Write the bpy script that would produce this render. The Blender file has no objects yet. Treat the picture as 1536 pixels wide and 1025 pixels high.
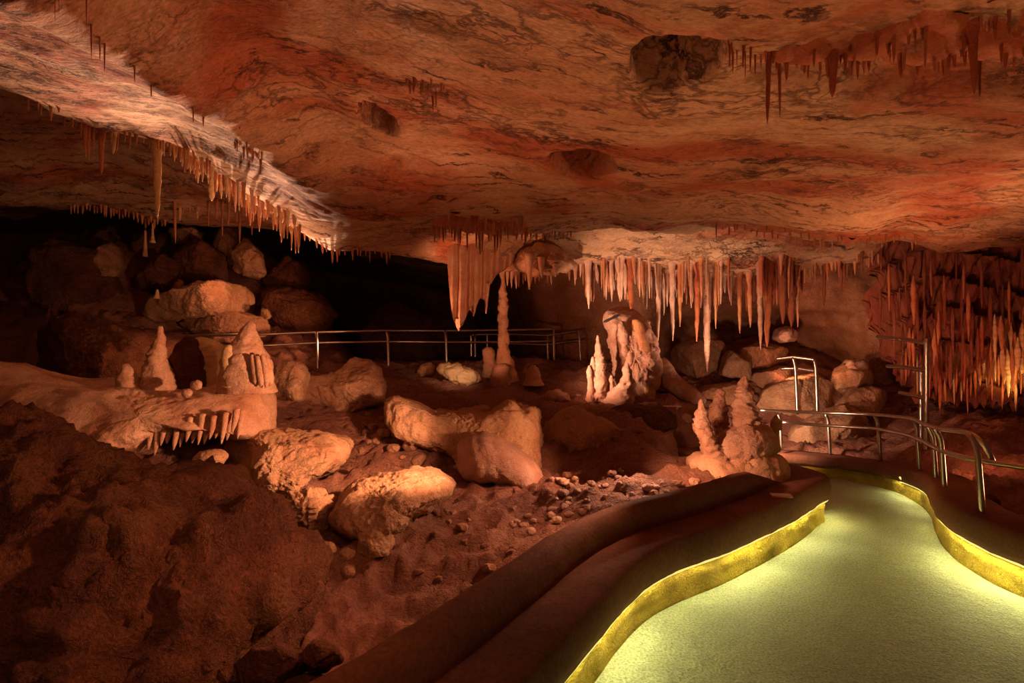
import bpy, math, random
import numpy as np
from mathutils import Vector, Matrix

random.seed(7)
RNG = np.random.default_rng(11)
C = bpy.context.scene.collection
F = 900.0            # focal length in pixels of the 1536x1025 frame
CX, CY = 768.0, 512.0
EYE = 1.6

# ------------------------------------------------------------------ maths
def W(px, py, d):
    return np.array([(px - CX) / F * d, d, EYE - (py - CY) / F * d])

def z_of(py, d):
    return EYE - (py - CY) / F * d

def pchip(x, y, q):
    x = np.asarray(x, float); y = np.asarray(y, float); q = np.clip(np.asarray(q, float), x[0], x[-1])
    h = np.diff(x); dl = np.diff(y) / h
    m = np.zeros_like(y)
    for i in range(1, len(x) - 1):
        if dl[i - 1] * dl[i] > 0:
            w1 = 2 * h[i] + h[i - 1]; w2 = h[i] + 2 * h[i - 1]
            m[i] = (w1 + w2) / (w1 / dl[i - 1] + w2 / dl[i])
    m[0] = dl[0]; m[-1] = dl[-1]
    k = np.clip(np.searchsorted(x, q, side='right') - 1, 0, len(x) - 2)
    t = (q - x[k]) / h[k]
    t2 = t * t; t3 = t2 * t
    return (2*t3 - 3*t2 + 1) * y[k] + (t3 - 2*t2 + t) * h[k] * m[k] + (-2*t3 + 3*t2) * y[k+1] + (t3 - t2) * h[k] * m[k+1]

_perm = RNG.permutation(256); _perm = np.concatenate([_perm, _perm, _perm])
_grad = RNG.normal(size=(256, 3)); _grad /= np.linalg.norm(_grad, axis=1)[:, None]
def noise(P):
    P = np.asarray(P, float); I = np.floor(P).astype(int); f = P - I; I = I & 255
    u = f * f * f * (f * (f * 6 - 15) + 10)
    out = 0
    for dx in (0, 1):
        for dy in (0, 1):
            for dz in (0, 1):
                h = _perm[_perm[_perm[(I[:, 0] + dx) & 255] + ((I[:, 1] + dy) & 255)] + ((I[:, 2] + dz) & 255)]
                g = _grad[h]
                v = g[:, 0] * (f[:, 0] - dx) + g[:, 1] * (f[:, 1] - dy) + g[:, 2] * (f[:, 2] - dz)
                w = (u[:, 0] if dx else 1 - u[:, 0]) * (u[:, 1] if dy else 1 - u[:, 1]) * (u[:, 2] if dz else 1 - u[:, 2])
                out = out + w * v
    return out * 1.5
def fbm(P, octv=4, gain=0.5):
    P = np.asarray(P, float); a = 1.0; s = 0
    for i in range(octv):
        s = s + a * noise(P * (2.03 ** i) + 17.3 * i); a *= gain
    return s
def ridged(P, octv=4, gain=0.5):
    P = np.asarray(P, float); a = 1.0; s = 0
    for i in range(octv):
        s = s + a * (0.5 - np.abs(noise(P * (2.03 ** i) + 9.1 * i))); a *= gain
    return s
def sstep(a, b, x):
    t = np.clip((x - a) / (b - a), 0, 1); return t * t * (3 - 2 * t)

# ------------------------------------------------------------------ objects
def tag(o, label=None, cat=None, group=None, kind=None):
    if label: o['label'] = label
    if cat: o['category'] = cat
    if group: o['group'] = group
    if kind: o['kind'] = kind
    return o

def mesh_obj(name, V, Fc, mat, parent=None, smooth=True, origin=None):
    V = np.asarray(V, float)
    org = np.zeros(3)
    if parent is None and origin is not None:
        org = np.asarray(origin, float)
    elif parent is not None:
        q = parent
        while q is not None: org = org + np.array(q.location); q = q.parent
    me = bpy.data.meshes.new(name)
    me.from_pydata((V - org).tolist(), [], [tuple(int(i) for i in f) for f in Fc])
    me.validate()
    if smooth: me.polygons.foreach_set('use_smooth', [True] * len(me.polygons))
    me.materials.append(mat)
    o = bpy.data.objects.new(name, me); C.objects.link(o)
    o.location = org if parent is None else (0, 0, 0)
    if parent is not None: o.parent = parent
    return o

def empty(name, loc):
    o = bpy.data.objects.new(name, None); C.objects.link(o); o.location = loc; o.empty_display_size = 0.1
    return o

def grid_faces(n, m, wrap=False, off=0):
    fs = []
    for i in range(n - 1):
        for j in range(m if wrap else m - 1):
            j2 = (j + 1) % m
            fs.append((off + i*m + j, off + i*m + j2, off + (i+1)*m + j2, off + (i+1)*m + j))
    return fs

def vnormals(V, Fc):
    Q = np.array([f if len(f) == 4 else (f[0], f[1], f[2], f[2]) for f in Fc])
    n = np.cross(V[Q[:, 2]] - V[Q[:, 0]], V[Q[:, 3]] - V[Q[:, 1]])
    t = np.array([len(f) == 3 for f in Fc])
    if t.any(): n[t] = np.cross(V[Q[t, 1]] - V[Q[t, 0]], V[Q[t, 2]] - V[Q[t, 0]])
    N = np.zeros_like(V)
    for k in range(4): np.add.at(N, Q[:, k], n)
    return N / np.maximum(np.linalg.norm(N, axis=1), 1e-12)[:, None]

# ------------------------------------------------------------------ materials
def rock_mat(name, c1, c2, crack=(0.05, 0.02, 0.012), scale=1.0, bump=0.35, stretch=(1, 1, 1), stain=None,
             stain_amt=0.5, crack_amt=0.6, crack_scale=2.0, rough=0.8, band=0.0, fine=14.0, bdist=0.03, spec=0.25, lines=0.0, speck=0.6):
    m = bpy.data.materials.new(name); m.use_nodes = True
    nt = m.node_tree; N = nt.nodes; L = nt.links
    b = N['Principled BSDF']; b.inputs['Roughness'].default_value = rough
    b.inputs['Specular IOR Level'].default_value = spec
    tc = N.new('ShaderNodeTexCoord'); mp = N.new('ShaderNodeMapping')
    mp.inputs['Scale'].default_value = stretch
    L.new(tc.outputs['Object'], mp.inputs['Vector'])
    def nz(s, det=6, rgh=0.6, dist=0.0, vec=None):
        n = N.new('ShaderNodeTexNoise'); n.inputs['Scale'].default_value = s; n.inputs['Detail'].default_value = det
        n.inputs['Roughness'].default_value = rgh; n.inputs['Distortion'].default_value = dist
        L.new(vec or mp.outputs['Vector'], n.inputs['Vector']); return n
    def ramp(src, a, b_, ca=(0, 0, 0, 1), cb=(1, 1, 1, 1)):
        r = N.new('ShaderNodeValToRGB'); r.color_ramp.elements[0].position = a; r.color_ramp.elements[1].position = b_
        r.color_ramp.elements[0].color = ca; r.color_ramp.elements[1].color = cb
        L.new(src, r.inputs['Fac']); return r
    def mix(f, a, b_, mode='MIX'):
        x = N.new('ShaderNodeMix'); x.data_type = 'RGBA'; x.blend_type = mode
        for sock, v in ((x.inputs[0], f), (x.inputs[6], a), (x.inputs[7], b_)):
            if hasattr(v, 'is_output'): L.new(v, sock)
            elif isinstance(v, (int, float)): sock.default_value = v
            else: sock.default_value = (*v, 1) if len(v) == 3 else v
        return x.outputs[2]
    n1 = nz(1.3 * scale, 7, 0.62, 0.6)
    r1 = ramp(n1.outputs['Fac'], 0.36, 0.64)
    col = mix(r1.outputs['Color'], c1, c2)
    if stain:
        n2 = nz(0.55 * scale, 4, 0.6, 0.9)
        r2 = ramp(n2.outputs['Fac'], 0.47, 0.62)
        sc = N.new('ShaderNodeMath'); sc.operation = 'MULTIPLY'; sc.inputs[1].default_value = stain_amt
        L.new(r2.outputs['Color'], sc.inputs[0])
        col = mix(sc.outputs[0], col, stain)
    # speckle
    n3 = nz(fine * 2.2 * scale, 3, 0.7)
    r3 = ramp(n3.outputs['Fac'], 0.3, 0.62, (speck, speck*0.95, speck*0.92, 1), (1.08, 1.08, 1.08, 1))
    col = mix(0.8, col, r3.outputs['Color'], 'MULTIPLY')
    # warped crack lines
    wn = nz(1.7 * scale, 5, 0.6)
    va = N.new('ShaderNodeVectorMath'); va.operation = 'MULTIPLY_ADD'
    va.inputs[1].default_value = (0.9, 0.9, 0.9)
    L.new(wn.outputs['Color'], va.inputs[0]); L.new(mp.outputs['Vector'], va.inputs[2])
    masks = []
    for cs, w in ((crack_scale, 0.05), (crack_scale * 2.7, 0.09)):
        v = N.new('ShaderNodeTexVoronoi'); v.feature = 'DISTANCE_TO_EDGE'; v.inputs['Scale'].default_value = cs
        L.new(va.outputs[0], v.inputs['Vector'])
        masks.append(ramp(v.outputs['Distance'], 0.0, w, (1, 1, 1, 1), (0, 0, 0, 1)))
    brk = ramp(nz(0.9 * scale, 3, 0.6).outputs['Fac'], 0.42, 0.6)
    mm = N.new('ShaderNodeMath'); mm.operation = 'MAXIMUM'
    L.new(masks[0].outputs['Color'], mm.inputs[0]); L.new(masks[1].outputs['Color'], mm.inputs[1])
    m2 = N.new('ShaderNodeMath'); m2.operation = 'MULTIPLY'
    L.new(mm.outputs[0], m2.inputs[0]); L.new(brk.outputs['Color'], m2.inputs[1])
    m3 = N.new('ShaderNodeMath'); m3.operation = 'MULTIPLY'; m3.inputs[1].default_value = crack_amt
    L.new(m2.outputs[0], m3.inputs[0])
    if crack_amt > 0: col = mix(m3.outputs[0], col, crack)
    if lines > 0:
        wl = N.new('ShaderNodeTexWave'); wl.bands_direction = 'Y'; wl.inputs['Scale'].default_value = 0.8
        wl.inputs['Distortion'].default_value = 24.0; wl.inputs['Detail'].default_value = 8; wl.inputs['Detail Scale'].default_value = 0.9; wl.inputs['Detail Roughness'].default_value = 0.68
        L.new(mp.outputs['Vector'], wl.inputs['Vector'])
        rl = ramp(wl.outputs['Fac'], 0.0, 0.22, (1, 1, 1, 1), (0, 0, 0, 1))
        bl_ = ramp(nz(1.6, 6, 0.7, 0.5).outputs['Fac'], 0.42, 0.60)
        ml = N.new('ShaderNodeMath'); ml.operation = 'MULTIPLY'; L.new(rl.outputs['Color'], ml.inputs[0]); L.new(bl_.outputs['Color'], ml.inputs[1])
        mk = N.new('ShaderNodeMath'); mk.operation = 'MULTIPLY'; mk.inputs[1].default_value = lines; L.new(ml.outputs[0], mk.inputs[0])
        col = mix(mk.outputs[0], col, crack)
        ma = N.new('ShaderNodeMath'); ma.operation = 'MAXIMUM'; L.new(m2.outputs[0], ma.inputs[0]); L.new(ml.outputs[0], ma.inputs[1]); m2 = ma
    hg1 = nz(fine * 0.35 * scale, 8, 0.7, 0.3); hg2 = nz(fine * 1.5 * scale, 4, 0.6)
    hgt_ = N.new('ShaderNodeMath'); hgt_.operation = 'MULTIPLY_ADD'; hgt_.inputs[1].default_value = 0.3
    L.new(hg2.outputs['Fac'], hgt_.inputs[0]); L.new(hg1.outputs['Fac'], hgt_.inputs[2])
    hsum = N.new('ShaderNodeMath'); hsum.operation = 'MULTIPLY_ADD'; hsum.inputs[1].default_value = -0.25 * crack_amt
    L.new(m2.outputs[0], hsum.inputs[0]); L.new(hgt_.outputs[0], hsum.inputs[2])
    hout = hsum.outputs[0]
    if band > 0:
        wv = N.new('ShaderNodeTexWave'); wv.bands_direction = 'Z'; wv.inputs['Scale'].default_value = 1.1 * scale
        wv.inputs['Distortion'].default_value = 6.0; wv.inputs['Detail'].default_value = 4
        L.new(mp.outputs['Vector'], wv.inputs['Vector'])
        hb = N.new('ShaderNodeMath'); hb.operation = 'MULTIPLY_ADD'; hb.inputs[1].default_value = band
        L.new(wv.outputs['Fac'], hb.inputs[0]); L.new(hout, hb.inputs[2]); hout = hb.outputs[0]
    bp = N.new('ShaderNodeBump'); bp.inputs['Strength'].default_value = bump; bp.inputs['Distance'].default_value = bdist * 2
    L.new(hout, bp.inputs['Height']); L.new(bp.outputs['Normal'], b.inputs['Normal'])
    L.new(col, b.inputs['Base Color'])
    return m

def plain_mat(name, col, rough=0.4, metal=0.0, var=0.25, vs=20.0, bump=0.0):
    m = bpy.data.materials.new(name); m.use_nodes = True
    nt = m.node_tree; N = nt.nodes; L = nt.links; b = N['Principled BSDF']
    b.inputs['Roughness'].default_value = rough; b.inputs['Metallic'].default_value = metal
    tc = N.new('ShaderNodeTexCoord'); n = N.new('ShaderNodeTexNoise'); n.inputs['Scale'].default_value = vs; n.inputs['Detail'].default_value = 5
    L.new(tc.outputs['Object'], n.inputs['Vector'])
    r = N.new('ShaderNodeValToRGB'); r.color_ramp.elements[0].position = 0.3; r.color_ramp.elements[1].position = 0.7
    r.color_ramp.elements[0].color = (*[c * (1 - var) for c in col], 1); r.color_ramp.elements[1].color = (*[min(1, c * (1 + var)) for c in col], 1)
    L.new(n.outputs['Fac'], r.inputs['Fac']); L.new(r.outputs['Color'], b.inputs['Base Color'])
    if bump > 0:
        bp = N.new('ShaderNodeBump'); bp.inputs['Strength'].default_value = bump; bp.inputs['Distance'].default_value = 0.02
        L.new(n.outputs['Fac'], bp.inputs['Height']); L.new(bp.outputs['Normal'], b.inputs['Normal'])
    return m

def emit_mat(name, col, st):
    m = bpy.data.materials.new(name); m.use_nodes = True
    b = m.node_tree.nodes['Principled BSDF']; b.inputs['Base Color'].default_value = (*col, 1)
    b.inputs['Emission Color'].default_value = (*col, 1); b.inputs['Emission Strength'].default_value = st
    return m

M = dict(
    ceil=rock_mat('ceiling_rock', (0.50, 0.30, 0.17), (0.60, 0.40, 0.25), crack=(0.055, 0.02, 0.012), scale=1.1, stretch=(0.75, 1.5, 1.2),
                  stain=(0.40, 0.10, 0.04), stain_amt=0.85, crack_amt=0.75, crack_scale=1.5, bump=0.6, bdist=0.03, lines=1.0),
    wall=rock_mat('wall_rock', (0.36, 0.17, 0.09), (0.48, 0.26, 0.15), scale=1.0, stain=(0.3, 0.09, 0.05), bump=0.5, crack_amt=0.4, crack_scale=1.2),
    floor=rock_mat('ground_rock', (0.33, 0.15, 0.10), (0.46, 0.23, 0.155), scale=1.6, bump=0.9, crack_amt=0.25, crack_scale=2.5, stretch=(1, 1, 1.4), bdist=0.05, stain=(0.22, 0.08, 0.055)),
    pale=rock_mat('pale_boulder_rock', (0.56, 0.33, 0.18), (0.64, 0.41, 0.25), scale=2.4, bump=0.75, crack_amt=0.35, crack_scale=2.4, stain=(0.42, 0.17, 0.09), stain_amt=0.5, bdist=0.03),
    tan=rock_mat('tan_boulder_rock', (0.44, 0.24, 0.14), (0.52, 0.31, 0.19), scale=2.0, bump=0.7, crack_amt=0.4, crack_scale=2.0, stain=(0.32, 0.12, 0.07), bdist=0.03),
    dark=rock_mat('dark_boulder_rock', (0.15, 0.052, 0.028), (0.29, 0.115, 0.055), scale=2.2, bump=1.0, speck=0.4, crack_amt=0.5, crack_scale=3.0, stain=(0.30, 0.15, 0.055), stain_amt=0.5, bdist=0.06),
    flow=rock_mat('flowstone', (0.58, 0.33, 0.2), (0.66, 0.43, 0.29), scale=2.6, bump=0.5, crack_amt=0.15, crack_scale=3.0, stain=(0.48, 0.18, 0.09), stain_amt=0.6, band=0.07, rough=0.6, spec=0.4),
    pink=rock_mat('pink_calcite', (0.60, 0.32, 0.22), (0.70, 0.45, 0.34), scale=4.0, bump=0.8, crack_amt=0.2, crack_scale=5.0, stain=(0.45, 0.14, 0.07), stain_amt=0.5, band=0.08, rough=0.6, spec=0.4),
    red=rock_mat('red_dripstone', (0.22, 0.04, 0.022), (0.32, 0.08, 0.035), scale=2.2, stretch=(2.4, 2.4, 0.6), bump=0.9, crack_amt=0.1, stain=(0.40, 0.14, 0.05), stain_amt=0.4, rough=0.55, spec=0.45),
    straw=rock_mat('cream_dripstone', (0.66, 0.44, 0.2), (0.74, 0.53, 0.27), scale=4.0, bump=0.4, crack_amt=0.0, band=0.4, rough=0.55, spec=0.4),
    orange=rock_mat('orange_dripstone', (0.55, 0.23, 0.10), (0.64, 0.34, 0.17), scale=4.0, bump=0.5, crack_amt=0.0, stain=(0.46, 0.12, 0.05), rough=0.55, spec=0.4),
    rust=rock_mat('rust_dripstone', (0.48, 0.125, 0.05), (0.56, 0.20, 0.08), scale=4.0, bump=0.5, crack_amt=0.0, stain=(0.3, 0.06, 0.03), rough=0.6, spec=0.35),
    white=rock_mat('pale_dripstone', (0.70, 0.46, 0.34), (0.78, 0.58, 0.46), scale=5.0, bump=0.5, crack_amt=0.0, stain=(0.55, 0.24, 0.14), stain_amt=0.5, rough=0.55, spec=0.4),
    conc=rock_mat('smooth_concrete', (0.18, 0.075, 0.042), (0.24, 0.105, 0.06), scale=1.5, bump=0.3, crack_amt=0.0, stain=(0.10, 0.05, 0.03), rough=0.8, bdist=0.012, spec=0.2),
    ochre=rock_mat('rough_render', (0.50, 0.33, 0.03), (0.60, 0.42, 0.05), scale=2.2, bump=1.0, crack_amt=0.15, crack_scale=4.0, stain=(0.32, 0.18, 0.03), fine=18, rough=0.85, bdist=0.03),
    path=rock_mat('exposed_aggregate', (0.44, 0.46, 0.29), (0.58, 0.60, 0.40), scale=1.0, bump=0.9, crack_amt=0.0, fine=34.0, stain=(0.40, 0.36, 0.15), stain_amt=0.6, speck=0.2, rough=0.55, bdist=0.02, spec=0.45),
    steel=plain_mat('brushed_steel', (0.56, 0.50, 0.45), 0.3, 1.0, 0.12, 60),
    black=plain_mat('black_rubber', (0.02, 0.018, 0.016), 0.6, 0, 0.3, 40),
    plate=plain_mat('pale_plate', (0.62, 0.5, 0.42), 0.5, 0.0, 0.12, 40),
    post=plain_mat('tan_painted_metal', (0.42, 0.24, 0.12), 0.5, 0.0, 0.2, 30),
    led=emit_mat('lamp_glow', (1.0, 0.86, 0.25), 0.9),
)

# ------------------------------------------------------------------ path outline (ground plane, metres)
def ground_pt(px, py, z=0.0):
    d = (EYE - z) * F / (py - CY)
    return np.array([(px - CX) / F * d, d])

def smooth_poly(pts, n):
    pts = np.asarray(pts, float)
    t = np.concatenate([[0], np.cumsum(np.linalg.norm(np.diff(pts, axis=0), axis=1))])
    q = np.linspace(0, t[-1], n * 4)
    P = np.stack([pchip(t, pts[:, k], q) for k in range(pts.shape[1])], 1)
    for _ in range(6):
        P[1:-1] = 0.25 * P[:-2] + 0.5 * P[1:-1] + 0.25 * P[2:]
    s = np.concatenate([[0], np.cumsum(np.linalg.norm(np.diff(P, axis=0), axis=1))])
    q = np.linspace(0, s[-1], n)
    return np.stack([np.interp(q, s, P[:, k]) for k in range(P.shape[1])], 1)

LEFT_PX = [(790, 1160), (850, 1080), (891, 1025), (925, 978), (976, 927), (1019, 903), (1076, 880), (1132, 852), (1188, 820), (1222, 794), (1236, 778)]
left_edge = [np.array(p) for p in ((-2.2, -0.6), (-1.45, 0.35), (-0.75, 1.15), (-0.28, 1.7))] + [ground_pt(*p) for p in LEFT_PX]
left_edge += [np.array([2.80, 5.55]), np.array([2.72, 5.85]), np.array([2.50, 6.10]), np.array([2.20, 6.25]), np.array([1.85, 6.36])]
RIGHT_PX = [(2500, 1150), (2000, 1050), (1700, 963), (1536, 897), (1493, 877), (1448, 850), (1418, 824), (1403, 798), (1394, 772), (1376, 755), (1346, 739.5), (1316, 730), (1280, 722), (1243, 716)]
right_edge = [np.array((2.2, -0.8)), np.array((3.4, 0.6))] + [ground_pt(*p) for p in RIGHT_PX[1:]]
right_edge += [np.array([3.2, 7.35]), np.array([2.6, 7.45]), np.array([1.9, 7.5])]
LE = smooth_poly(left_edge, 160)
RE = smooth_poly(right_edge, 160)

def seg_dist(P, poly):
    best = np.full(len(P), 1e9)
    for a, b in zip(poly[:-1], poly[1:]):
        ab = b - a; t = np.clip(((P - a) @ ab) / (ab @ ab), 0, 1)
        best = np.minimum(best, np.linalg.norm(P - a - t[:, None] * ab, axis=1))
    return best
PATH_POLY = np.concatenate([LE, RE[::-1]])
def in_poly(P, poly):
    x, y = P[:, 0], P[:, 1]; c = np.zeros(len(P), bool)
    j = len(poly) - 1
    for i in range(len(poly)):
        xi, yi = poly[i]; xj, yj = poly[j]
        cond = ((yi > y) != (yj > y))
        with np.errstate(divide='ignore', invalid='ignore'):
            xx = (xj - xi) * (y - yi) / (yj - yi + 1e-12) + xi
        c ^= cond & (x < xx); j = i
    return c

# ------------------------------------------------------------------ height tables
UG = np.arange(-700, 2301, 6.0)
DG = np.concatenate([np.linspace(0.5, 2, 24, endpoint=False), np.linspace(2, 10.5, 230, endpoint=False), np.linspace(10.5, 26, 70)])

def build_table(cols, step=0.0):
    """cols: {px: [(d, z), ...]} with the same number of knots each -> z over (UG, DG)"""
    xs = sorted(cols)
    if step:   # a crisp step up right behind the edge of the slab
        cols = {x: c[:4] + [(c[3][0] + 0.13, c[3][1] + (0.07 if x <= 600 else step))] + c[4:] for x, c in cols.items()}
    K = len(cols[xs[0]])
    D = np.array([[k[0] for k in cols[x]] for x in xs]); Z = np.array([[k[1] for k in cols[x]] for x in xs])
    Dq = np.stack([pchip(xs, D[:, k], UG) for k in range(K)], 1)
    Zq = np.stack([pchip(xs, Z[:, k], UG) for k in range(K)], 1)
    T = np.zeros((len(UG), len(DG)))
    for i in range(len(UG)):
        T[i] = pchip(Dq[i], Zq[i], DG)
    return T, Dq, Zq

def cp(d, py): return (d, z_of(py, d))
#      A            B            M           D             R             E              E2           Fr           G             H          I
CEIL_COLS = {
 -700: [(0.3, 3.9), (1.0, 3.8), (1.6, 3.6), (2.2, 3.3), (3.3, 3.75), (4.4, 4.1), (5.0, 4.6), (8, 4.6), (9.8, 4.1), (11, 5), (26, 5)],
    0: [(0.3, 3.95), (1.6, 3.95), (2.4, 3.7), cp(3.05, 18), (4.22, 3.625), cp(5.2, 132), (5.8, 4.45), cp(8.2, 190), cp(10.5, 306), (11.6, 5), (26, 5)],
  130: [(0.3, 3.9), (1.7, 3.9), (2.7, 3.65), cp(3.5, 82), (4.80, 3.595), cp(5.9, 186), (6.5, 4.45), cp(8.8, 215), cp(10.8, 312), (11.9, 5), (26, 5)],
  250: [(0.3, 3.85), (1.8, 3.82), (3.0, 3.62), cp(4.0, 142), (5.40, 3.598), cp(6.6, 216), (7.2, 4.35), cp(9.0, 240), cp(11, 334), (12, 4.9), (26, 4.8)],
  340: [(0.3, 3.75), (1.9, 3.72), (3.5, 3.52), cp(4.6, 205), (5.95, 3.421), cp(7.1, 272), (7.7, 4.05), cp(9.3, 275), cp(11.3, 345), (12.2, 4.6), (26, 4.6)],
  420: [(0.3, 3.65), (1.9, 3.62), (3.9, 3.48), cp(5.3, 262), (6.50, 3.218), cp(7.5, 322), (8.1, 3.75), cp(9.6, 320), cp(11.5, 352), (12.4, 4.3), (26, 4.3)],
  500: [(0.3, 3.6), (1.9, 3.55), (4.2, 3.42), cp(6.1, 318), (7.10, 2.966), cp(7.9, 371), (8.5, 3.3), cp(9.9, 350), cp(11.8, 365), (12.6, 3.9), (26, 3.9)],
  580: [(0.3, 3.5), (1.9, 3.48), (4.3, 3.32), cp(6.6, 340), (7.50, 2.936), cp(8.2, 377), (8.8, 3.2), cp(10.2, 370), cp(12, 372), (13, 3.7), (26, 3.7)],
  690: [(0.3, 3.4), (1.9, 3.38), (4.3, 3.2), cp(7.1, 348), cp(7.7, 366), cp(8.4, 397), (9.0, 3.1), (10.5, 3.2), (12.2, 3.2), (13.5, 3.4), (26, 3.4)],
  780: [(0.3, 3.3), (1.9, 3.26), (4.2, 3.12), cp(7.3, 352), (7.75, 3.28), cp(8.8, 408), (9.4, 3.1), (10.7, 3.2), (12.3, 3.2), (13.5, 3.4), (26, 3.4)],
  900: [(0.3, 3.15), (1.9, 3.12), (4.0, 3.04), cp(7.3, 349), (7.75, 3.28), cp(9.0, 402), (9.6, 3.1), (10.8, 3.2), (12.3, 3.2), (13.5, 3.4), (26, 3.4)],
 1000: [(0.3, 3.0), (1.9, 3.02), (4.0, 2.97), cp(7.3, 353), (7.75, 3.28), cp(9.0, 408), (9.6, 3.1), (10.8, 3.2), (12.3, 3.2), (13.5, 3.4), (26, 3.4)],
 1090: [(0.3, 3.0), (1.9, 3.02), (4.0, 2.96), cp(7.3, 344), (7.75, 3.28), cp(9.0, 416), (9.6, 3.1), (10.8, 3.2), (12.3, 3.2), (13.5, 3.4), (26, 3.4)],
 1230: [(0.3, 3.0), (1.9, 3.02), (4.0, 2.95), cp(7.3, 364), (7.75, 3.28), cp(8.9, 402), (9.5, 3.1), (10.8, 3.2), (12.3, 3.2), (13.5, 3.4), (26, 3.4)],
 1310: [(0.3, 3.0), (1.9, 3.02), (4.0, 2.94), cp(7.25, 368), (7.75, 3.28), cp(8.6, 388), (9.3, 3.1), (10.8, 3.2), (12.3, 3.2), (13.5, 3.4), (26, 3.4)],
 1350: [(0.3, 3.0), (1.9, 3.02), (4.0, 2.94), cp(7.2, 358), (7.75, 3.28), (8.6, 3.0), (9.3, 3.1), (10.8, 3.2), (12.3, 3.2), (13.5, 3.4), (26, 3.4)],
 1425: [(0.3, 3.0), (1.9, 3.02), (4.0, 2.94), cp(7.1, 373), (7.75, 3.28), (8.6, 3.0), (9.3, 3.1), (10.8, 3.2), (12.3, 3.2), (13.5, 3.4), (26, 3.4)],
 1536: [(0.3, 3.0), (1.9, 3.02), (4.0, 2.92), cp(6.9, 364), (7.75, 3.28), (8.6, 3.0), (9.3, 3.1), (10.8, 3.2), (12.3, 3.2), (13.5, 3.4), (26, 3.4)],
 2300: [(0.3, 3.0), (1.9, 3.0), (4.0, 2.9), (6.0, 2.75), (7.0, 2.9), (8.6, 3.0), (9.3, 3.1), (10.8, 3.2), (12.3, 3.2), (13.5, 3.4), (26, 3.4)],
}
CT, CD, CZ = build_table(CEIL_COLS, 0.16)
FLOOR_COLS = {
 -700: [(0.3, 0.1), (2.2, 0.3), (3.5, 0.6), (4.6, 0.75), (5.6, 0.9), (7, 1.0), (9, 1.2), (10.3, 1.7), (12.5, 2.4), (15, 2.6), (26, 2.6)],
    0: [(0.3, 0.0), (2.2, 0.2), (3.5, 0.4), (4.6, 0.6), (5.6, 0.85), (7, 0.95), (9, 1.15), cp(10.3, 500), cp(12.5, 428), cp(15, 420), (26, 3.2)],
  150: [(0.3, 0.0), (2.2, 0.1), (3.5, 0.3), (4.6, 0.5), (5.6, 0.75), (7, 0.9), (9, 1.15), cp(10.3, 480), cp(12.5, 358), cp(15, 365), (26, 4.2)],
  350: [(0.3, 0.0), (2.2, 0.05), (3.5, 0.15), (4.6, 0.35), (5.6, 0.55), (7, 0.82), (9, 1.1), cp(10.6, 495), cp(12.8, 365), cp(15, 372), (26, 4.2)],
  450: [(0.3, 0.0), (2.2, 0.0), (3.5, 0.10), (4.6, 0.28), (5.6, 0.48), (7, 0.78), (9, 1.1), cp(10.6, 520), cp(12.8, 440), cp(15, 430), (26, 3.0)],
  540: [(0.3, 0.0), (2.2, 0.0), (3.5, 0.10), (4.5, 0.24), (5.5, 0.42), (7, 0.74), (9, 1.06), (10.6, 1.22), (12.8, 1.1), (15, 0.9), (26, 0.6)],
  650: [(0.3, 0.0), (2.2, 0.05), (3.5, 0.12), (4.4, 0.2), (5.4, 0.36), (7, 0.65), (9, 1.0), (10.5, 1.22), (12.8, 1.0), (15, 0.8), (26, 0.5)],
  850: [(0.3, 0.0), (2.2, 0.1), (3.6, 0.22), (4.5, 0.27), (5.5, 0.36), (7, 0.58), (9, 1.0), (10.5, 1.22), (12.8, 1.0), (15, 0.8), (26, 0.5)],
 1000: [(0.3, 0.0), (2.2, 0.1), (3.6, 0.3), (4.5, 0.36), (5.5, 0.4), (7, 0.52), (9, 0.8), (10.5, 1.0), (12.8, 1.2), (15, 1.2), (26, 1.0)],
 1150: [(0.3, 0.0), (2.2, 0.1), (3.6, 0.3), (4.5, 0.36), (5.5, 0.3), (7, 0.2), (8.2, 0.25), (9.5, 0.7), (12, 1.6), (15, 1.9), (26, 1.9)],
 1300: [(0.3, 0.0), (2.2, 0.1), (3.6, 0.2), (4.5, 0.2), (5.5, 0.2), (7, 0.2), (8.2, 0.3), (9.5, 0.7), (12, 1.3), (15, 1.9), (26, 1.9)],
 1450: [(0.3, 0.0), (2.2, 0.1), (3.6, 0.2), (4.5, 0.2), (5.2, 0.25), (6.5, 0.42), (8, 0.58), (9.5, 0.72), (12, 1.0), (15, 1.2), (26, 1.9)],
 1600: [(0.3, 0.0), (2.2, 0.1), (3.6, 0.2), (4.5, 0.2), (5.2, 0.25), (6.5, 0.42), (8, 0.58), (9.5, 0.72), (12, 1.0), (15, 1.2), (26, 1.9)],
 2300: [(0.3, 0.0), (2.2, 0.1), (3.6, 0.2), (4.5, 0.3), (5.2, 0.35), (6.5, 0.5), (8, 0.7), (9.5, 0.9), (12, 1.0), (15, 1.2), (26, 1.9)],
}
FT, FD, FZ = build_table(FLOOR_COLS)

def lookup(T, px, d):
    px = np.clip(np.atleast_1d(np.asarray(px, float)), UG[0], UG[-1]); d = np.clip(np.atleast_1d(np.asarray(d, float)), DG[0], DG[-1])
    fi = (px - UG[0]) / 6.0; i = np.clip(fi.astype(int), 0, len(UG) - 2); a = fi - i
    j = np.clip(np.searchsorted(DG, d, side='right') - 1, 0, len(DG) - 2); b = (d - DG[j]) / (DG[j+1] - DG[j])
    return (1-a)*(1-b)*T[i, j] + a*(1-b)*T[i+1, j] + (1-a)*b*T[i, j+1] + a*b*T[i+1, j+1]

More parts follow.
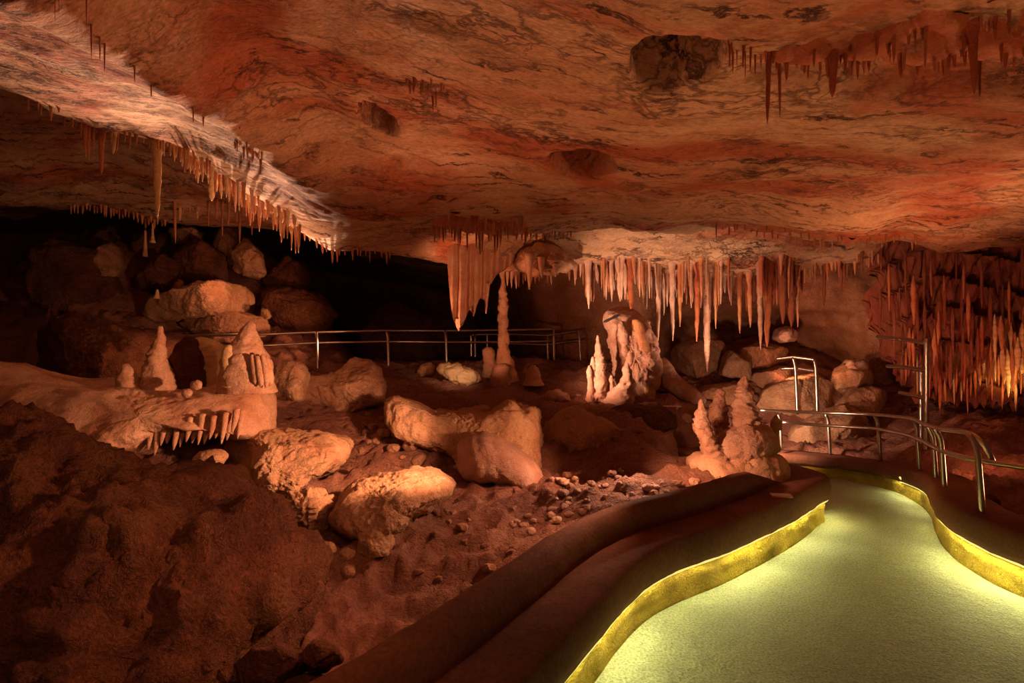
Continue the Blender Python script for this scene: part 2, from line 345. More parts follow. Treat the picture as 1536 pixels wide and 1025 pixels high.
#           x, y centre, radius x, radius y, height of the solution pockets
HPX = [(1002, 98, 56, 42, 0.6), (1060, 92, 36, 34, 0.25), (566, 182, 29, 24, 0.75), (873, 243, 52, 21, 0.6)]
HOLES = []
for hx, hy, hrx, hry, hh in HPX:
    ds_ = np.linspace(2, 7, 400); pr_ = CY - (lookup(CT, np.full(400, hx), ds_) - EYE)/ds_*F
    f_ = lambda py: float(np.interp(py, pr_, ds_))
    d0 = f_(hy); HOLES.append(((hx - CX)/F*d0, (f_(hy - hry) + f_(hy + hry))/2, hrx/F*d0, (f_(hy + hry) - f_(hy - hry))/2, hh))
def ceil_z(px, d):
    px = np.atleast_1d(np.asarray(px, float)) + 0 * np.atleast_1d(np.asarray(d, float)); d = np.atleast_1d(np.asarray(d, float)) + 0 * px
    z = lookup(CT, px, d)
    x = (px - CX) / F * d; y = d
    P = np.stack([x, y, 0 * x], 1)
    amp = 0.6 + 0.4 * sstep(3, 8, d)
    z = z + amp * (0.10 * fbm(P * [0.55, 0.9, 1] + 3, 3) + 0.055 * (ridged(P * [1.3, 2.4, 1] + fbm(P * 1.1, 2)[:, None] * 0.5, 4) - 0.4) + 0.012 * fbm(P * 9, 3))
    # long bedding steps across the slab
    w = y * 1.0 + 0.25 * x + 0.5 * fbm(P * 0.6 + 31, 3)
    z = z + 0.02 * np.abs(((w * 1.6) % 1.0) - 0.5)
    for hx, hy, rx, ry, hh in HOLES:
        q = np.sqrt(((x - hx) / rx) ** 2 + ((y - hy) / ry) ** 2) + 0.10 * noise(P * 5)
        z = z + 1.25*hh * (1 - sstep(0.72, 1.0, q)) * (1 - 0.25 * np.clip(q, 0, 1) ** 2)
    # recess at the upper right behind the drip fringe
    q = np.sqrt(((x - 2.3) / 1.35) ** 2 + ((y - 3.12 - 0.06 * (x - 2.3)) / 0.30) ** 2)
    z = z + 0.13 * (1 - sstep(0.5, 1.1, q))
    q = np.abs(y - (3.0 - 0.30 * (x - 1.3))) / 0.2
    z = z - 0.09 * (1 - sstep(0.0, 1.0, q)) * sstep(1.0, 1.5, x) * (1 - sstep(3.5, 5, x))
    # hollow along the left fold
    q = np.abs((px - (60 + d * 0 + (d - 2.0) * 150)) / 130)
    z = z + 0.10 * (1 - sstep(0, 1, q)) * (d < 6) * sstep(1.5, 2.2, d) * (1 - sstep(4.5, 5.8, d))
    return z

def floor_z(px, d):
    px = np.atleast_1d(np.asarray(px, float)) + 0 * np.atleast_1d(np.asarray(d, float)); d = np.atleast_1d(np.asarray(d, float)) + 0 * px
    z = lookup(FT, px, d)
    x = (px - CX) / F * d; P = np.stack([x, d, 0 * x], 1)
    z = z + 0.10 * fbm(P * 0.9 + 5, 3) + 0.17 * (ridged(P * [1.7, 2.3, 1] + 0.3 * fbm(P * 2, 2)[:, None], 6, 0.58) - 0.5) + 0.02 * fbm(P * 9, 4, 0.6)
    bg = sstep(9.2, 10.5, d) * (1 - sstep(480, 560, px))
    z = z + bg * 0.55 * (ridged(P * [0.8, 0.9, 1] + 0.35*fbm(P * 1.3, 2)[:, None] + 13, 5, 0.6) - 0.5)
    Q = P[:, :2]
    near = (d < 9) & (px > 500)
    if near.any():
        ins = in_poly(Q[near], PATH_POLY)
        dist = np.minimum(seg_dist(Q[near], LE[::4]), seg_dist(Q[near], RE[::4]))
        s = np.where(ins, -dist, dist)
        w = 1 - sstep(0.20, 0.50, s)
        z[near] = np.where(w > 0, z[near] * (1 - w) + w * np.minimum(z[near], -0.12), z[near])
    return z

def floor_d(px, py, dmin=2.0, dmax=16.0):
    ds = np.linspace(dmin, dmax, 600)
    pr = CY - (floor_z(np.full(600, px), ds) - EYE) / ds * F
    k = np.nonzero(pr <= py)[0]
    return float(ds[k[0]]) if len(k) else dmax

def lip_d(px, k=5): return float(np.interp(px, UG, CD[:, k]))

# ------------------------------------------------------------------ setting
def heightfield(name, fn, mat, flip, dsel=None):
    U, D = np.meshgrid(UG, DG, indexing='ij')
    z = fn(U.ravel(), D.ravel())
    V = np.stack([(U.ravel() - CX) / F * D.ravel(), D.ravel(), z], 1)
    fc = grid_faces(len(UG), len(DG))
    if flip: fc = [f[::-1] for f in fc]
    return tag(mesh_obj(name, V, fc, mat), kind='structure')
heightfield('ceiling', ceil_z, M['ceil'], True)
heightfield('floor', floor_z, M['floor'], False)

def relief_wall(name, cols, rows, depth, mat, n=200, m=110, amp=0.3, freq=0.5, det=0.06):
    cu = np.linspace(cols[0], cols[-1], n); rv = np.linspace(rows[0], rows[-1], m)
    T = np.array([pchip(cols, r, cu) for r in np.array(depth)])         # rows x n
    T = np.array([pchip(rows, T[:, i], rv) for i in range(n)])          # n x m
    U, R_ = np.meshgrid(cu, rv, indexing='ij')
    D = T.ravel(); P = np.stack([(U.ravel() - CX) / F * D, D, EYE - (R_.ravel() - CY) / F * D], 1)
    k = amp * fbm(P * freq, 4) + det * ridged(P * [2.2, 2.2, 3.0], 4)
    P[:, 1] += k
    return tag(mesh_obj(name, P, [f for f in grid_faces(n, m)], mat), kind='structure')

relief_wall('wall_back', [-900, -300, 0, 300, 600, 800, 1000], [150, 300, 420, 520, 640],
            [[19, 19, 19, 19, 21, 22, 22]] * 2 + [[18, 18, 18.5, 19, 21, 22, 22]] * 3, M['wall'], amp=0.9)
relief_wall('wall_right', [735, 760, 800, 870, 960, 1050, 1150, 1250, 1340, 1450, 1700, 2300], [250, 380, 440, 500, 560, 640, 720],
            [[17, 14, 12.0, 11.6, 11.5, 11.5, 11.3, 11, 10.8, 10.5, 9.5, 8.5],
             [17, 14, 11.8, 11.4, 11.3, 11.3, 11.0, 10.6, 10.4, 10.2, 9.5, 8.5],
             [17, 14.5, 12.0, 11.3, 11.3, 12.0, 11.2, 10.4, 10.2, 10.0, 9.5, 8.5],
             [18, 17, 13.0, 11.3, 11.4, 13.2, 12.6, 10.9, 10.0, 10.0, 9.5, 8.5],
             [18, 17, 14.5, 11.5, 11.6, 13.5, 13.0, 11.6, 9.9, 10.0, 9.5, 8.5],
             [18, 17, 15, 11.6, 11.8, 13.5, 13.0, 11.6, 10.0, 10.0, 9.5, 8.5],
             [18, 17, 15, 11.6, 11.8, 13.5, 13.0, 11.6, 10.0, 10.0, 9.5, 8.5]], M['wall'], amp=0.22, freq=0.9, det=0.14)

# path slab
def path_mesh():
    n = len(LE); m = 40
    V = []
    for i in range(n):
        # pair points by matching position along each edge
        a, b = LE[i], RE[i]
        for j in range(m):
            t = j / (m - 1); p = a * (1 - t) + b * t
            V.append((p[0], p[1], 0.0))
    V = np.array(V)
    V[:, 2] += 0.004 * fbm(V * [2, 2, 1], 3)
    V2 = V.copy(); V2[:, 2] -= 0.08
    fc = grid_faces(n, m)
    fc = [f[::-1] for f in fc]
    return mesh_obj('path', np.concatenate([V, V2]), fc + [tuple(i + n*m for i in f[::-1]) for f in fc], M['path'])
tag(path_mesh(), kind='structure')

# ------------------------------------------------------------------ kerb walls (swept sections)
def sweep(edge, side, sect, hs, rough=0.0, us=None):
    """sect: [(offset, z)]; side=+1 means outward is to the left of travel; hs: height scale per point"""
    E = np.asarray(edge); t = np.gradient(E, axis=0); t /= np.linalg.norm(t, axis=1)[:, None]
    nrm = np.stack([-t[:, 1], t[:, 0]], 1) * side
    V = []
    for i in range(len(E)):
        for o, z in sect(i):
            p = E[i] + nrm[i] * o; V.append((p[0], p[1], z * hs[i]))
    V = np.array(V); k = len(sect(0))
    fc = []
    for i in range(len(E) - 1):
        for j in range(k):
            j2 = (j + 1) % k
            f = (i*k + j, (i+1)*k + j, (i+1)*k + j2, i*k + j2)
            fc.append(f if side < 0 else f[::-1])
    fc.append(tuple(range(k))); fc.append(tuple((len(E)-1)*k + j for j in range(k))[::-1])
    if rough > 0:
        nn = vnormals(V, [f for f in fc if len(f) == 4])
        V = V + nn * (rough * fbm(V * [7, 7, 9], 3))[:, None]
    return V, fc

def subdiv(sec, n):
    out = []
    for a, b in zip(sec, sec[1:] + sec[:1]):
        for t in np.linspace(0, 1, n, endpoint=False): out.append((a[0]*(1-t) + b[0]*t, a[1]*(1-t) + b[1]*t))
    return out

def kerb(edge, side, label, hs, upstand, width, lit):
    E = smooth_poly(edge, 220)
    root = empty('kerb_wall', (*E[60], 0.0)); tag(root, label, 'low wall')
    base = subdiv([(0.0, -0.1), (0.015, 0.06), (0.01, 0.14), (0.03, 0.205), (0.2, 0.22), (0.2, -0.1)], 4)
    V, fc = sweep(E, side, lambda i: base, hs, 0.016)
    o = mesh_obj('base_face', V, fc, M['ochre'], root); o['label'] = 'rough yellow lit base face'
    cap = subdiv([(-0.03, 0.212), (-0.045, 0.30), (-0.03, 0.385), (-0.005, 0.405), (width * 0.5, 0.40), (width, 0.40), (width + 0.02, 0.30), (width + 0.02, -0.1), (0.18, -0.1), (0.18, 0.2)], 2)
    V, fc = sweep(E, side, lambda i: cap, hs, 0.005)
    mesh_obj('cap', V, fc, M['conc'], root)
    if upstand is not None:
        us = upstand(np.linspace(0, 1, len(E)))
        def sec(i):
            k = us[i]
            return [(width - 0.05, 0.36), (width - 0.05, 0.40 + 0.02*k), (width - 0.03, 0.40 + 0.09*k), (width + 0.01, 0.40 + 0.145*k), (width + 0.07, 0.40 + 0.16*k),
                    (width + 0.14, 0.40 + 0.12*k), (width + 0.18, 0.40 - 0.1*k), (width + 0.2, -0.1), (width + 0.0, -0.1)]
        n = int(len(E) * 0.9)
        V, fc = sweep(E[:n], side, sec, hs[:n], 0.006)
        mesh_obj('back_upstand', V, fc, M['conc'], root)
    st = [(-0.022, 0.196), (-0.012, 0.196), (-0.012, 0.207), (-0.022, 0.207)]
    a_, b_ = [int(np.argmin(np.linalg.norm(E - np.array(q), axis=1))) for q in lit]
    V, fc = sweep(E[a_:b_], side, lambda i: st, hs[a_:b_])
    o = mesh_obj('light_strip', V, fc, M['led'], root); o['label'] = 'glowing lamp strip under the cap'
    return root, E

hl = np.ones(220)
KL, KLE = kerb(left_edge, +1, 'low curved concrete wall on the left of the lit path, with a ridge along its back', hl,
               lambda t: 1 - sstep(0.71, 0.80, t), 0.27, ((-0.75, 1.15), (2.80, 5.5)))
hr = 1 - 0.42 * sstep(0.60, 0.80, np.linspace(0, 1, 220))
KR, KRE = kerb(right_edge, -1, 'low wavy concrete wall on the right of the lit path, carrying the steel handrail', hr, None, 0.30, ((3.4, 0.6), (4.07, 6.3)))

# ------------------------------------------------------------------ rocks
def star(outline, c, n):
    P = np.array(outline, float); th = np.linspace(0, 2*np.pi, n, endpoint=False); R = np.zeros(n)
    dirs = np.stack([np.cos(th), np.sin(th)], 1)
    for a, b in zip(P, np.roll(P, -1, axis=0)):
        e = b - a
        for i in range(n):
            den = dirs[i, 0]*e[1] - dirs[i, 1]*e[0]
            if abs(den) < 1e-9: continue
            t = ((a[0]-c[0])*e[1] - (a[1]-c[1])*e[0]) / den
            s = ((a[0]-c[0])*dirs[i, 1] - (a[1]-c[1])*dirs[i, 0]) / den
            if t > 0 and -1e-6 <= s <= 1 + 1e-6: R[i] = max(R[i], t)
    for _ in range(2): R = 0.25*np.roll(R, 1) + 0.5*R + 0.25*np.roll(R, -1)
    return th, R

def rock(name, outline, mat, thick, label=None, cat='rock', d=None, lean=0.5, amp=0.10, freq=1.2, exp=0.75, ridge=0.5, c=None, parent=None, group=None, sink=6,
         ribs=None, n=None, facets=0):
    P = np.array(outline, float)
    if c is None:
        x, y = P[:, 0], P[:, 1]; x2, y2 = np.roll(x, -1), np.roll(y, -1); cr = x*y2 - x2*y; A = cr.sum()/2
        c = (((x+x2)*cr).sum()/(6*A), ((y+y2)*cr).sum()/(6*A))
    size = max(np.ptp(P[:, 0]), np.ptp(P[:, 1]))
    if n is None: n = int(np.clip(size * 1.25, 30, 250))
    mph = max(14, n // 2)
    if d is None: d = floor_d(c[0], P[:, 1].max() - sink) + thick * 0.45
    th, R = star(outline, c, n)
    ph = np.linspace(-np.pi/2, np.pi/2, mph)
    Rs = R.copy()
    for _ in range(n): Rs = 0.25*np.roll(Rs, 1) + 0.5*Rs + 0.25*np.roll(Rs, -1)
    R0 = R
    rr = np.cos(ph); rr = np.sign(rr) * np.abs(rr) ** exp; yy = np.sign(np.sin(ph)) * np.abs(np.sin(ph)) ** exp
    V = []
    for k in range(mph):
        R = R0*rr[k]**0.7 + Rs*(1 - rr[k]**0.7)
        px = c[0] + R*np.cos(th)*rr[k]; py = c[1] + R*np.sin(th)*rr[k]
        X = (px - CX)/F*d; Z = EYE - (py - CY)/F*d
        zc = EYE - (c[1] - CY)/F*d
        Y = d + thick*yy[k] + lean*(Z - zc)
        V.append(np.stack([X, Y + 0*X, Z], 1))
    V = np.concatenate(V)
    # keep the outline where the photo has it: shift along the ray as depth changes
    s = V[:, 1] / d
    w = 0.75
    V[:, 0] *= 1 + (s - 1) * w; V[:, 2] = EYE + (V[:, 2] - EYE) * (1 + (s - 1) * w)
    fc = grid_faces(mph, n, True)
    fc = [f[::-1] for f in fc]
    if facets:
        rg = np.random.default_rng(int(hash_f((label or name) + str(outline[0])) * 1e6)); ctr = V.mean(0)
        for _ in range(facets):
            nv = rg.normal(size=3) * [0.8, 1, 0.6]; nv[1] = -abs(nv[1]) - 0.5; nv /= np.linalg.norm(nv)
            pr = (V - ctr) @ nv; hq = np.quantile(pr, rg.uniform(0.78, 0.95)); ov = pr > hq
            V[ov] -= nv * ((pr[ov] - hq) * 0.9)[:, None]
    nn = vnormals(V, fc)
    seed = np.array([hash_f((label or name) + str(outline[0])) * 50, 3.1, 7.7])
    dis = amp * ((1-ridge) * fbm(V*freq + seed, 5, 0.5) + ridge * 1.4 * (ridged(V*freq*1.3 + seed, 4, 0.5) - 0.55))
    dis += amp * 0.22 * (ridged(V*freq*5 + seed, 4, 0.6) - 0.5) + amp * 0.10 * fbm(V*freq*14 + seed, 3)
    if ribs: dis += ribs(V)
    V = V + nn * dis[:, None]
    o = mesh_obj(name, V, fc, mat, parent, origin=(V[:, 0].mean(), V[:, 1].mean(), V[:, 2].min()))
    if parent is None: tag(o, label, cat, group)
    return o
def hash_f(s):
    h = 0
    for ch in s: h = (h * 131 + ord(ch)) % 100003
    return h / 100003

# ------------------------------------------------------------------ swept speleothems
def spire_mesh(prof, d, seg=20, rings=30, amp=0.02, freq=6, terr=0.0, tfreq=20, ratio=1.0, dlean=0.0, round_top=True, seed=0.0):
    """prof: [(py, cx, half width px)] from top to bottom"""
    P = np.array(prof, float); t = np.linspace(P[0, 0], P[-1, 0], rings)
    cx = pchip(P[:, 0], P[:, 1], t); hw = np.maximum(pchip(P[:, 0], P[:, 2], t), 0.05)
    a = np.linspace(0, 2*np.pi, seg, endpoint=False)
    V = []
    for k in range(rings):
        z = EYE - (t[k] - CY)/F*d; r = hw[k]/F*d
        x0 = (cx[k] - CX)/F*d
        yy = d + dlean * (t[k] - P[-1, 0]) / F * d
        V.append(np.stack([x0 + r*np.cos(a), yy + r*ratio*np.sin(a), np.full(seg, z)], 1))
    V = np.concatenate(V); ctr = np.repeat(np.stack([(cx - CX)/F*d, np.full(rings, d), 0*cx], 1), seg, 0)
    rad = V - ctr; rad[:, 2] = 0; rl = np.linalg.norm(rad, axis=1); rad /= np.maximum(rl, 1e-9)[:, None]
    S = np.array([seed * 37.0, seed * 11.0, 0])
    loc = np.minimum(1.0, rl / 0.06)
    dis = amp * loc * (fbm(V*freq + S, 4) + 0.5 * (ridged(V*freq*1.5 + S, 3) - 0.4))
    if terr > 0:
        zz = V[:, 2]*tfreq + 2.2*noise(V*[4, 4, 2] + S) + 1.1*noise(V*[12, 12, 6] + S)
        dis += terr * loc * (np.abs((zz % 1.0) - 0.5) * 2 - 0.5) * (0.6 + 0.8*noise(V*[6, 6, 6] + S + 9)) + 0.5*terr*loc*(ridged(V*[22, 22, 16] + S, 2) - 0.4)
    V = V + rad * dis[:, None]
    fc = grid_faces(rings, seg, True)
    top = len(V); bot = top + 1
    V = np.concatenate([V, [V[:seg].mean(0) + [0, 0, 0.2*hw[0]/F*d]], [V[-seg:].mean(0)]])
    fc += [(top, (j+1) % seg, j) for j in range(seg)] + [(bot, (rings-1)*seg + j, (rings-1)*seg + (j+1) % seg) for j in range(seg)]
    fc = [f[::-1] for f in fc]
    return V, fc

def spire(name, prof, mat, label=None, cat='stalagmite', d=None, parent=None, group=None, **kw):
    if d is None: d = floor_d(prof[-1][1], prof[-1][0] - 4)
    kw.setdefault('seed', hash_f(label or name + str(prof[0])))
    V, fc = spire_mesh(prof, d, **kw)
    o = mesh_obj(name, V, fc, mat, parent, origin=(V[:, 0].mean(), V[:, 1].mean(), V[:, 2].min()))
    if parent is None: tag(o, label, cat, group)
    return o

# ================================================================== LEFT SIDE
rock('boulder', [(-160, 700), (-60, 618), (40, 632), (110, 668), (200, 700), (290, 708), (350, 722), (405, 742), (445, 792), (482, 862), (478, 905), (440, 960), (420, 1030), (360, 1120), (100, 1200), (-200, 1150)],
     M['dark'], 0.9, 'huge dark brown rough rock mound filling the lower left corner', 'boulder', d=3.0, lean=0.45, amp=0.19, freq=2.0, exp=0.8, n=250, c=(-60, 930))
for out, lab in (
    ([(355, 1000), (375, 975), (420, 968), (455, 985), (470, 1020), (440, 1045), (370, 1045)], 'dark angular stone at the bottom of the photo beside the huge dark mound'),
    ([(282, 1010), (290, 965), (310, 955), (345, 985), (365, 1030), (340, 1060), (290, 1060)], 'dark upright slab leaning on the lower front of the huge dark mound'),
    ([(440, 985), (470, 962), (505, 972), (515, 990), (490, 1010), (455, 1008)], 'small dark stone lying between the angular stone and the low wall'),
    ([(400, 1040), (430, 1015), (480, 1012), (510, 1035), (480, 1070), (420, 1075)], 'dark stone cut by the bottom edge of the photo'),
):
    rock('stone', out, M['dark'], 0.09, lab, 'rock', d=2.35, lean=0.3, amp=0.02, freq=5, exp=0.6, facets=10)

# flowstone ledge with a fringe of drips
DL = 5.1
ledge = empty('flowstone_ledge', W(250, 670, DL)); tag(ledge, 'broad orange flowstone ledge with a fringe of drips under its rim, left', 'flowstone')
lb_ = rock('ledge_body', [(-120, 560), (-30, 538), (30, 543), (62, 566), (120, 574), (200, 572), (290, 578), (360, 572), (404, 582), (414, 612), (412, 640), (394, 662), (368, 660), (348, 644), (300, 642), (255, 650), (222, 672), (140, 690), (40, 680), (-80, 650)],
     M['flow'], 0.75, d=DL + 0.35, lean=0.9, amp=0.07, freq=1.6, exp=0.8, ridge=0.3, c=(230, 622), parent=ledge, n=200)
tx = [224, 234, 243, 252, 262, 272, 281, 290, 299, 308, 316, 325, 334, 342, 350, 358]
for i, x in enumerate(tx):
    top = 650 - (x - 224) * 0.14 + 3*math.sin(i*2.1); ln = 25 + 6*math.sin(i*1.7)
    spire('drip', [(top - 16, x + 5, 5.5), (top, x + 3, 4.6), (top + ln*0.6, x, 3.2), (top + ln, x - 2, 0.8)], M['flow'], d=DL - 0.33 + 0.04*math.sin(i*3), parent=lb_, seg=10, rings=12, amp=0.008, freq=9)
spire('stalagmite', [(489, 240, 2.5), (498, 240, 5), (520, 238, 9), (536, 236, 12), (545, 234, 17), (562, 235, 22), (586, 238, 24)], M['flow'], 'slender pale stalagmite standing left of the big dome on the left ledge', d=5.25, terr=0.024, tfreq=13, amp=0.03, freq=7, rings=44, seg=28)
spire('stalagmite', [(546, 189, 4), (552, 190, 9), (562, 192, 13), (582, 193, 19)], M['flow'], 'stubby knob of a stalagmite left of the slender one on the left ledge', d=5.2, amp=0.02, freq=8)
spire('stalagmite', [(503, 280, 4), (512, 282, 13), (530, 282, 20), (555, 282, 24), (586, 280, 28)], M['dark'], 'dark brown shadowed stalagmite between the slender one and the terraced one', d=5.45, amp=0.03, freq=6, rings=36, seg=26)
spire('stalagmite', [(506, 302, 6), (510, 306, 16), (522, 312, 22), (540, 314, 23), (560, 314, 21), (586, 313, 20)], M['straw'], 'pale terraced stalagmite with stepped ridges just left of the big dome', d=5.6, terr=0.025, tfreq=17, amp=0.02, freq=7, rings=44, seg=28)
dome = empty('dome_stalagmite', W(372, 585, 5.3)); tag(dome, 'big pale orange dome stalagmite with pointed cap on the left ledge', 'stalagmite')
db_ = spire('dome_body', [(481, 376, 1.5), (485, 376, 6), (492, 375, 11), (503, 374, 17), (516, 373, 22), (527, 371, 29), (545, 371, 36), (562, 372, 38), (588, 374, 40)], M['flow'], d=5.2, terr=0.012, tfreq=9, amp=0.03, freq=4, rings=60, seg=48, parent=dome)
spire('side_knob', [(517, 344, 3), (522, 344, 8), (535, 345, 11), (552, 347, 13), (580, 350, 16)], M['straw'], d=5.08, amp=0.015, freq=7, parent=db_)
for i, x in enumerate((366, 374, 382, 390, 398, 404)):
    top = 548 + (2 if i % 2 else 0)
    spire('drape', [(top - 16, x - 4, 3), (top + 6, x, 5.8), (top + 24, x + 2, 4.6), (top + 31 + 3*math.sin(i*2), x + 1, 1)], M['flow'], d=4.985 + 0.012*abs(i - 3)**2, seg=10, rings=14, amp=0.006, parent=db_)
for out, lab in (([(284, 582), (286, 573), (296, 569), (303, 573), (303, 582), (294, 586)], 'round pebble perched on the left ledge in front of the dark stalagmite'),
                 ([(272, 592), (274, 584), (284, 582), (290, 588), (286, 595), (277, 596)], 'smaller pebble at the lower left of the round one on the ledge')):
    rock('pebble', out, M['flow'], 0.045, lab, 'rock', d=4.92, lean=0, amp=0.01, freq=8)
rock('rock_slab', [(402, 545), (425, 541), (455, 548), (460, 562), (458, 598), (440, 604), (400, 596), (398, 570)], M['pale'], 0.3, 'pale layered slab right behind the big dome stalagmite', d=6.6, lean=0.5, amp=0.05, freq=3, exp=0.5, facets=8)
rock('boulder', [(452, 590), (462, 568), (490, 562), (515, 552), (530, 536), (553, 538), (565, 552), (580, 575), (575, 600), (530, 618), (470, 612)], M['tan'], 0.5, 'low dark boulder with a pale crown in front of the far handrail', 'boulder', lean=0.7, amp=0.08, freq=2, facets=8)
rock('boulder', [(292, 690), (330, 668), (380, 650), (425, 643), (480, 655), (530, 662), (522, 684), (500, 700), (468, 716), (452, 735), (425, 742), (385, 742), (345, 722), (310, 708)], M['pale'], 0.55, 'big flat-topped orange boulder below the right end of the flowstone ledge', 'boulder', lean=1.0, amp=0.09, freq=2.2, ridge=0.5, n=220, facets=8)
rock('stone', [(285, 690), (300, 677), (330, 676), (345, 684), (335, 698), (300, 702)], M['pale'], 0.12, 'small pale stone in shadow under the drip fringe of the ledge', d=4.6, lean=0.4, amp=0.03, freq=4)
rock('boulder', [(497, 770), (505, 750), (530, 728), (575, 713), (620, 708), (665, 713), (684, 726), (680, 744), (650, 756), (618, 768), (600, 790), (575, 800), (530, 796), (505, 785)], M['pale'], 0.5, 'bright orange boulder with a smooth sloping top in the middle foreground', 'boulder', lean=1.1, amp=0.07, freq=2.2, ridge=0.45, n=220)
rock('boulder', [(415, 765), (445, 742), (480, 740), (503, 748), (500, 775), (478, 800), (450, 806), (425, 795)], M['pale'], 0.3, 'bright crumbly rock left of the smooth sloping boulder in the middle foreground', 'boulder', lean=0.7, amp=0.12, freq=4, facets=8)
rock('stone', [(540, 800), (560, 790), (583, 795), (590, 815), (580, 835), (555, 840), (538, 825)], M['pale'], 0.16, 'bright knobbly stone under the front of the smooth sloping boulder', lean=0.4, amp=0.05, freq=5, facets=8)
for out, lab in (([(512, 850), (520, 845), (533, 848), (535, 862), (522, 868), (512, 862)], 'lone round stone in the dark hollow below the knobbly stone'),
                 ([(470, 822), (482, 812), (500, 815), (506, 828), (492, 838), (474, 836)], 'pale rubble stone at the foot of the crumbly rock'),
                 ([(505, 826), (520, 820), (536, 828), (530, 842), (512, 842)], 'pale rubble stone between the crumbly rock and the knobbly stone')):
    rock('stone', out, M['pale'], 0.07, lab, lean=0.2, amp=0.02, freq=7)

# long wall of rock with ribbed dome
rock('rock_ridge', [(578, 612), (584, 598), (606, 596), (625, 608), (650, 618), (700, 620), (745, 618), (752, 606), (768, 600), (782, 612), (806, 612), (809, 650), (810, 700), (798, 716), (720, 700), (668, 676), (640, 668), (604, 655), (586, 640)],
     M['pale'], 0.5, 'long craggy orange rock ridge running across the middle behind the ribbed mound', lean=0.35, amp=0.08, freq=2.6, ridge=0.6, c=(705, 655), n=230, d=6.1, exp=0.4)
def ribs(V):
    a = V[:, 0]*2.2 + V[:, 2]*0.6
    return 0.008*np.sin(a*22 + 2*noise(V*3)) * sstep(0.1, -0.35, V[:, 0] + 0.15)
rock('ribbed_mound', [(684, 700), (684, 676), (690, 660), (706, 650), (728, 648), (752, 656), (775, 672), (798, 690), (814, 710), (815, 730), (804, 741), (786, 740), (768, 728), (740, 724), (710, 722), (690, 714)],
     M['pink'], 0.34, 'rounded pinkish rock mound with fine vertical ribs in front of the craggy ridge', 'flowstone', d=5.45, lean=0.3, amp=0.025, freq=3, ribs=ribs, n=130)
rock('boulder', [(812, 690), (808, 655), (820, 636), (848, 612), (872, 610), (905, 630), (940, 648), (955, 672), (945, 695), (900, 706), (840, 706)], M['tan'], 0.6, 'large round dark boulder right of the craggy ridge with a lit upper corner', 'boulder', d=6.7, lean=0.5, amp=0.09, freq=2.2, n=120, facets=8)
k = 0
RUB = [(548, 650, 10), (560, 640, 9), (575, 650, 12), (566, 662, 9), (585, 635, 9), (590, 620, 8), (600, 655, 13), (572, 628, 7), (553, 664, 8), (615, 668, 14), (590, 672, 11), (545, 638, 7), (630, 690, 13), (540, 676, 7)]
for x, y, r in RUB:
    k += 1
    a0 = random.random()*6
    rock('rubble_stone', [(x + r*(0.8+0.4*random.random())*math.cos(a0+j*0.9), y + 0.75*r*(0.8+0.4*random.random())*math.sin(a0+j*0.9)) for j in range(7)], M['tan'], 0.07,
         'angular broken stone in the rubble heap at the left end of the craggy ridge', 'rock', lean=0.3, amp=0.012, freq=6, exp=0.5, facets=9, group='rubble heap left of the ridge', sink=3, n=26)

# pale stones by the far handrail
rock('stone', [(625, 560), (632, 548), (648, 542), (653, 552), (648, 562), (632, 566)], M['straw'], 0.14, 'yellowish stone in front of the far handrail, leftmost of the pale pair there', lean=0.3, amp=0.05, freq=5)
rock('stone', [(655, 556), (662, 546), (680, 545), (705, 552), (722, 565), (720, 576), (695, 578), (668, 568)], M['straw'], 0.25, 'long cream knobbly stone in front of the far handrail beside the yellowish stone', lean=0.4, amp=0.06, freq=5)
rock('stone', [(818, 600), (822, 588), (838, 584), (855, 592), (858, 602), (840, 608)], M['pink'], 0.18, 'pale pinkish stone lying behind the round dark boulder', lean=0.4, amp=0.04, freq=5)
rock('stone', [(704, 616), (708, 609), (724, 607), (736, 610), (734, 618), (716, 620)], M['pink'], 0.1, 'small flat pale stone resting behind the top of the craggy ridge', lean=0.3, amp=0.02, freq=6)
spire('stalagmite', [(548, 800, 3), (553, 801, 7), (565, 800, 11), (578, 799, 17)], M['flow'], 'small brown knob of a stalagmite right of the tall column', amp=0.02, freq=6)
spire('stalagmite', [(546, 752, 6), (550, 751, 11), (560, 750, 13), (574, 751, 15), (592, 751, 19)], M['pink'], 'short pale pink stump of a stalagmite in front of the tall column', d=8.6, terr=0.02, tfreq=10, amp=0.03, freq=6)
spire('stalagmite', [(521, 733, 5), (526, 733, 9), (538, 734, 9), (552, 738, 14), (566, 740, 18)], M['flow'], 'round-headed knob of a stalagmite just left of the tall column', d=9.2, amp=0.03, freq=6)
spire('column', [(398, 755, 8), (412, 754, 4), (425, 755, 4), (440, 755, 6), (456, 755, 7), (470, 754, 6.2), (490, 755, 7.5), (505, 755, 8), (530, 755, 9), (540, 757, 13), (560, 758, 17), (574, 758, 20)], M['flow'], 'tall thin column joining floor and ceiling beside the hanging drapery', 'column', d=9.0, amp=0.025, freq=7, terr=0.03, tfreq=7, rings=70, seg=24)

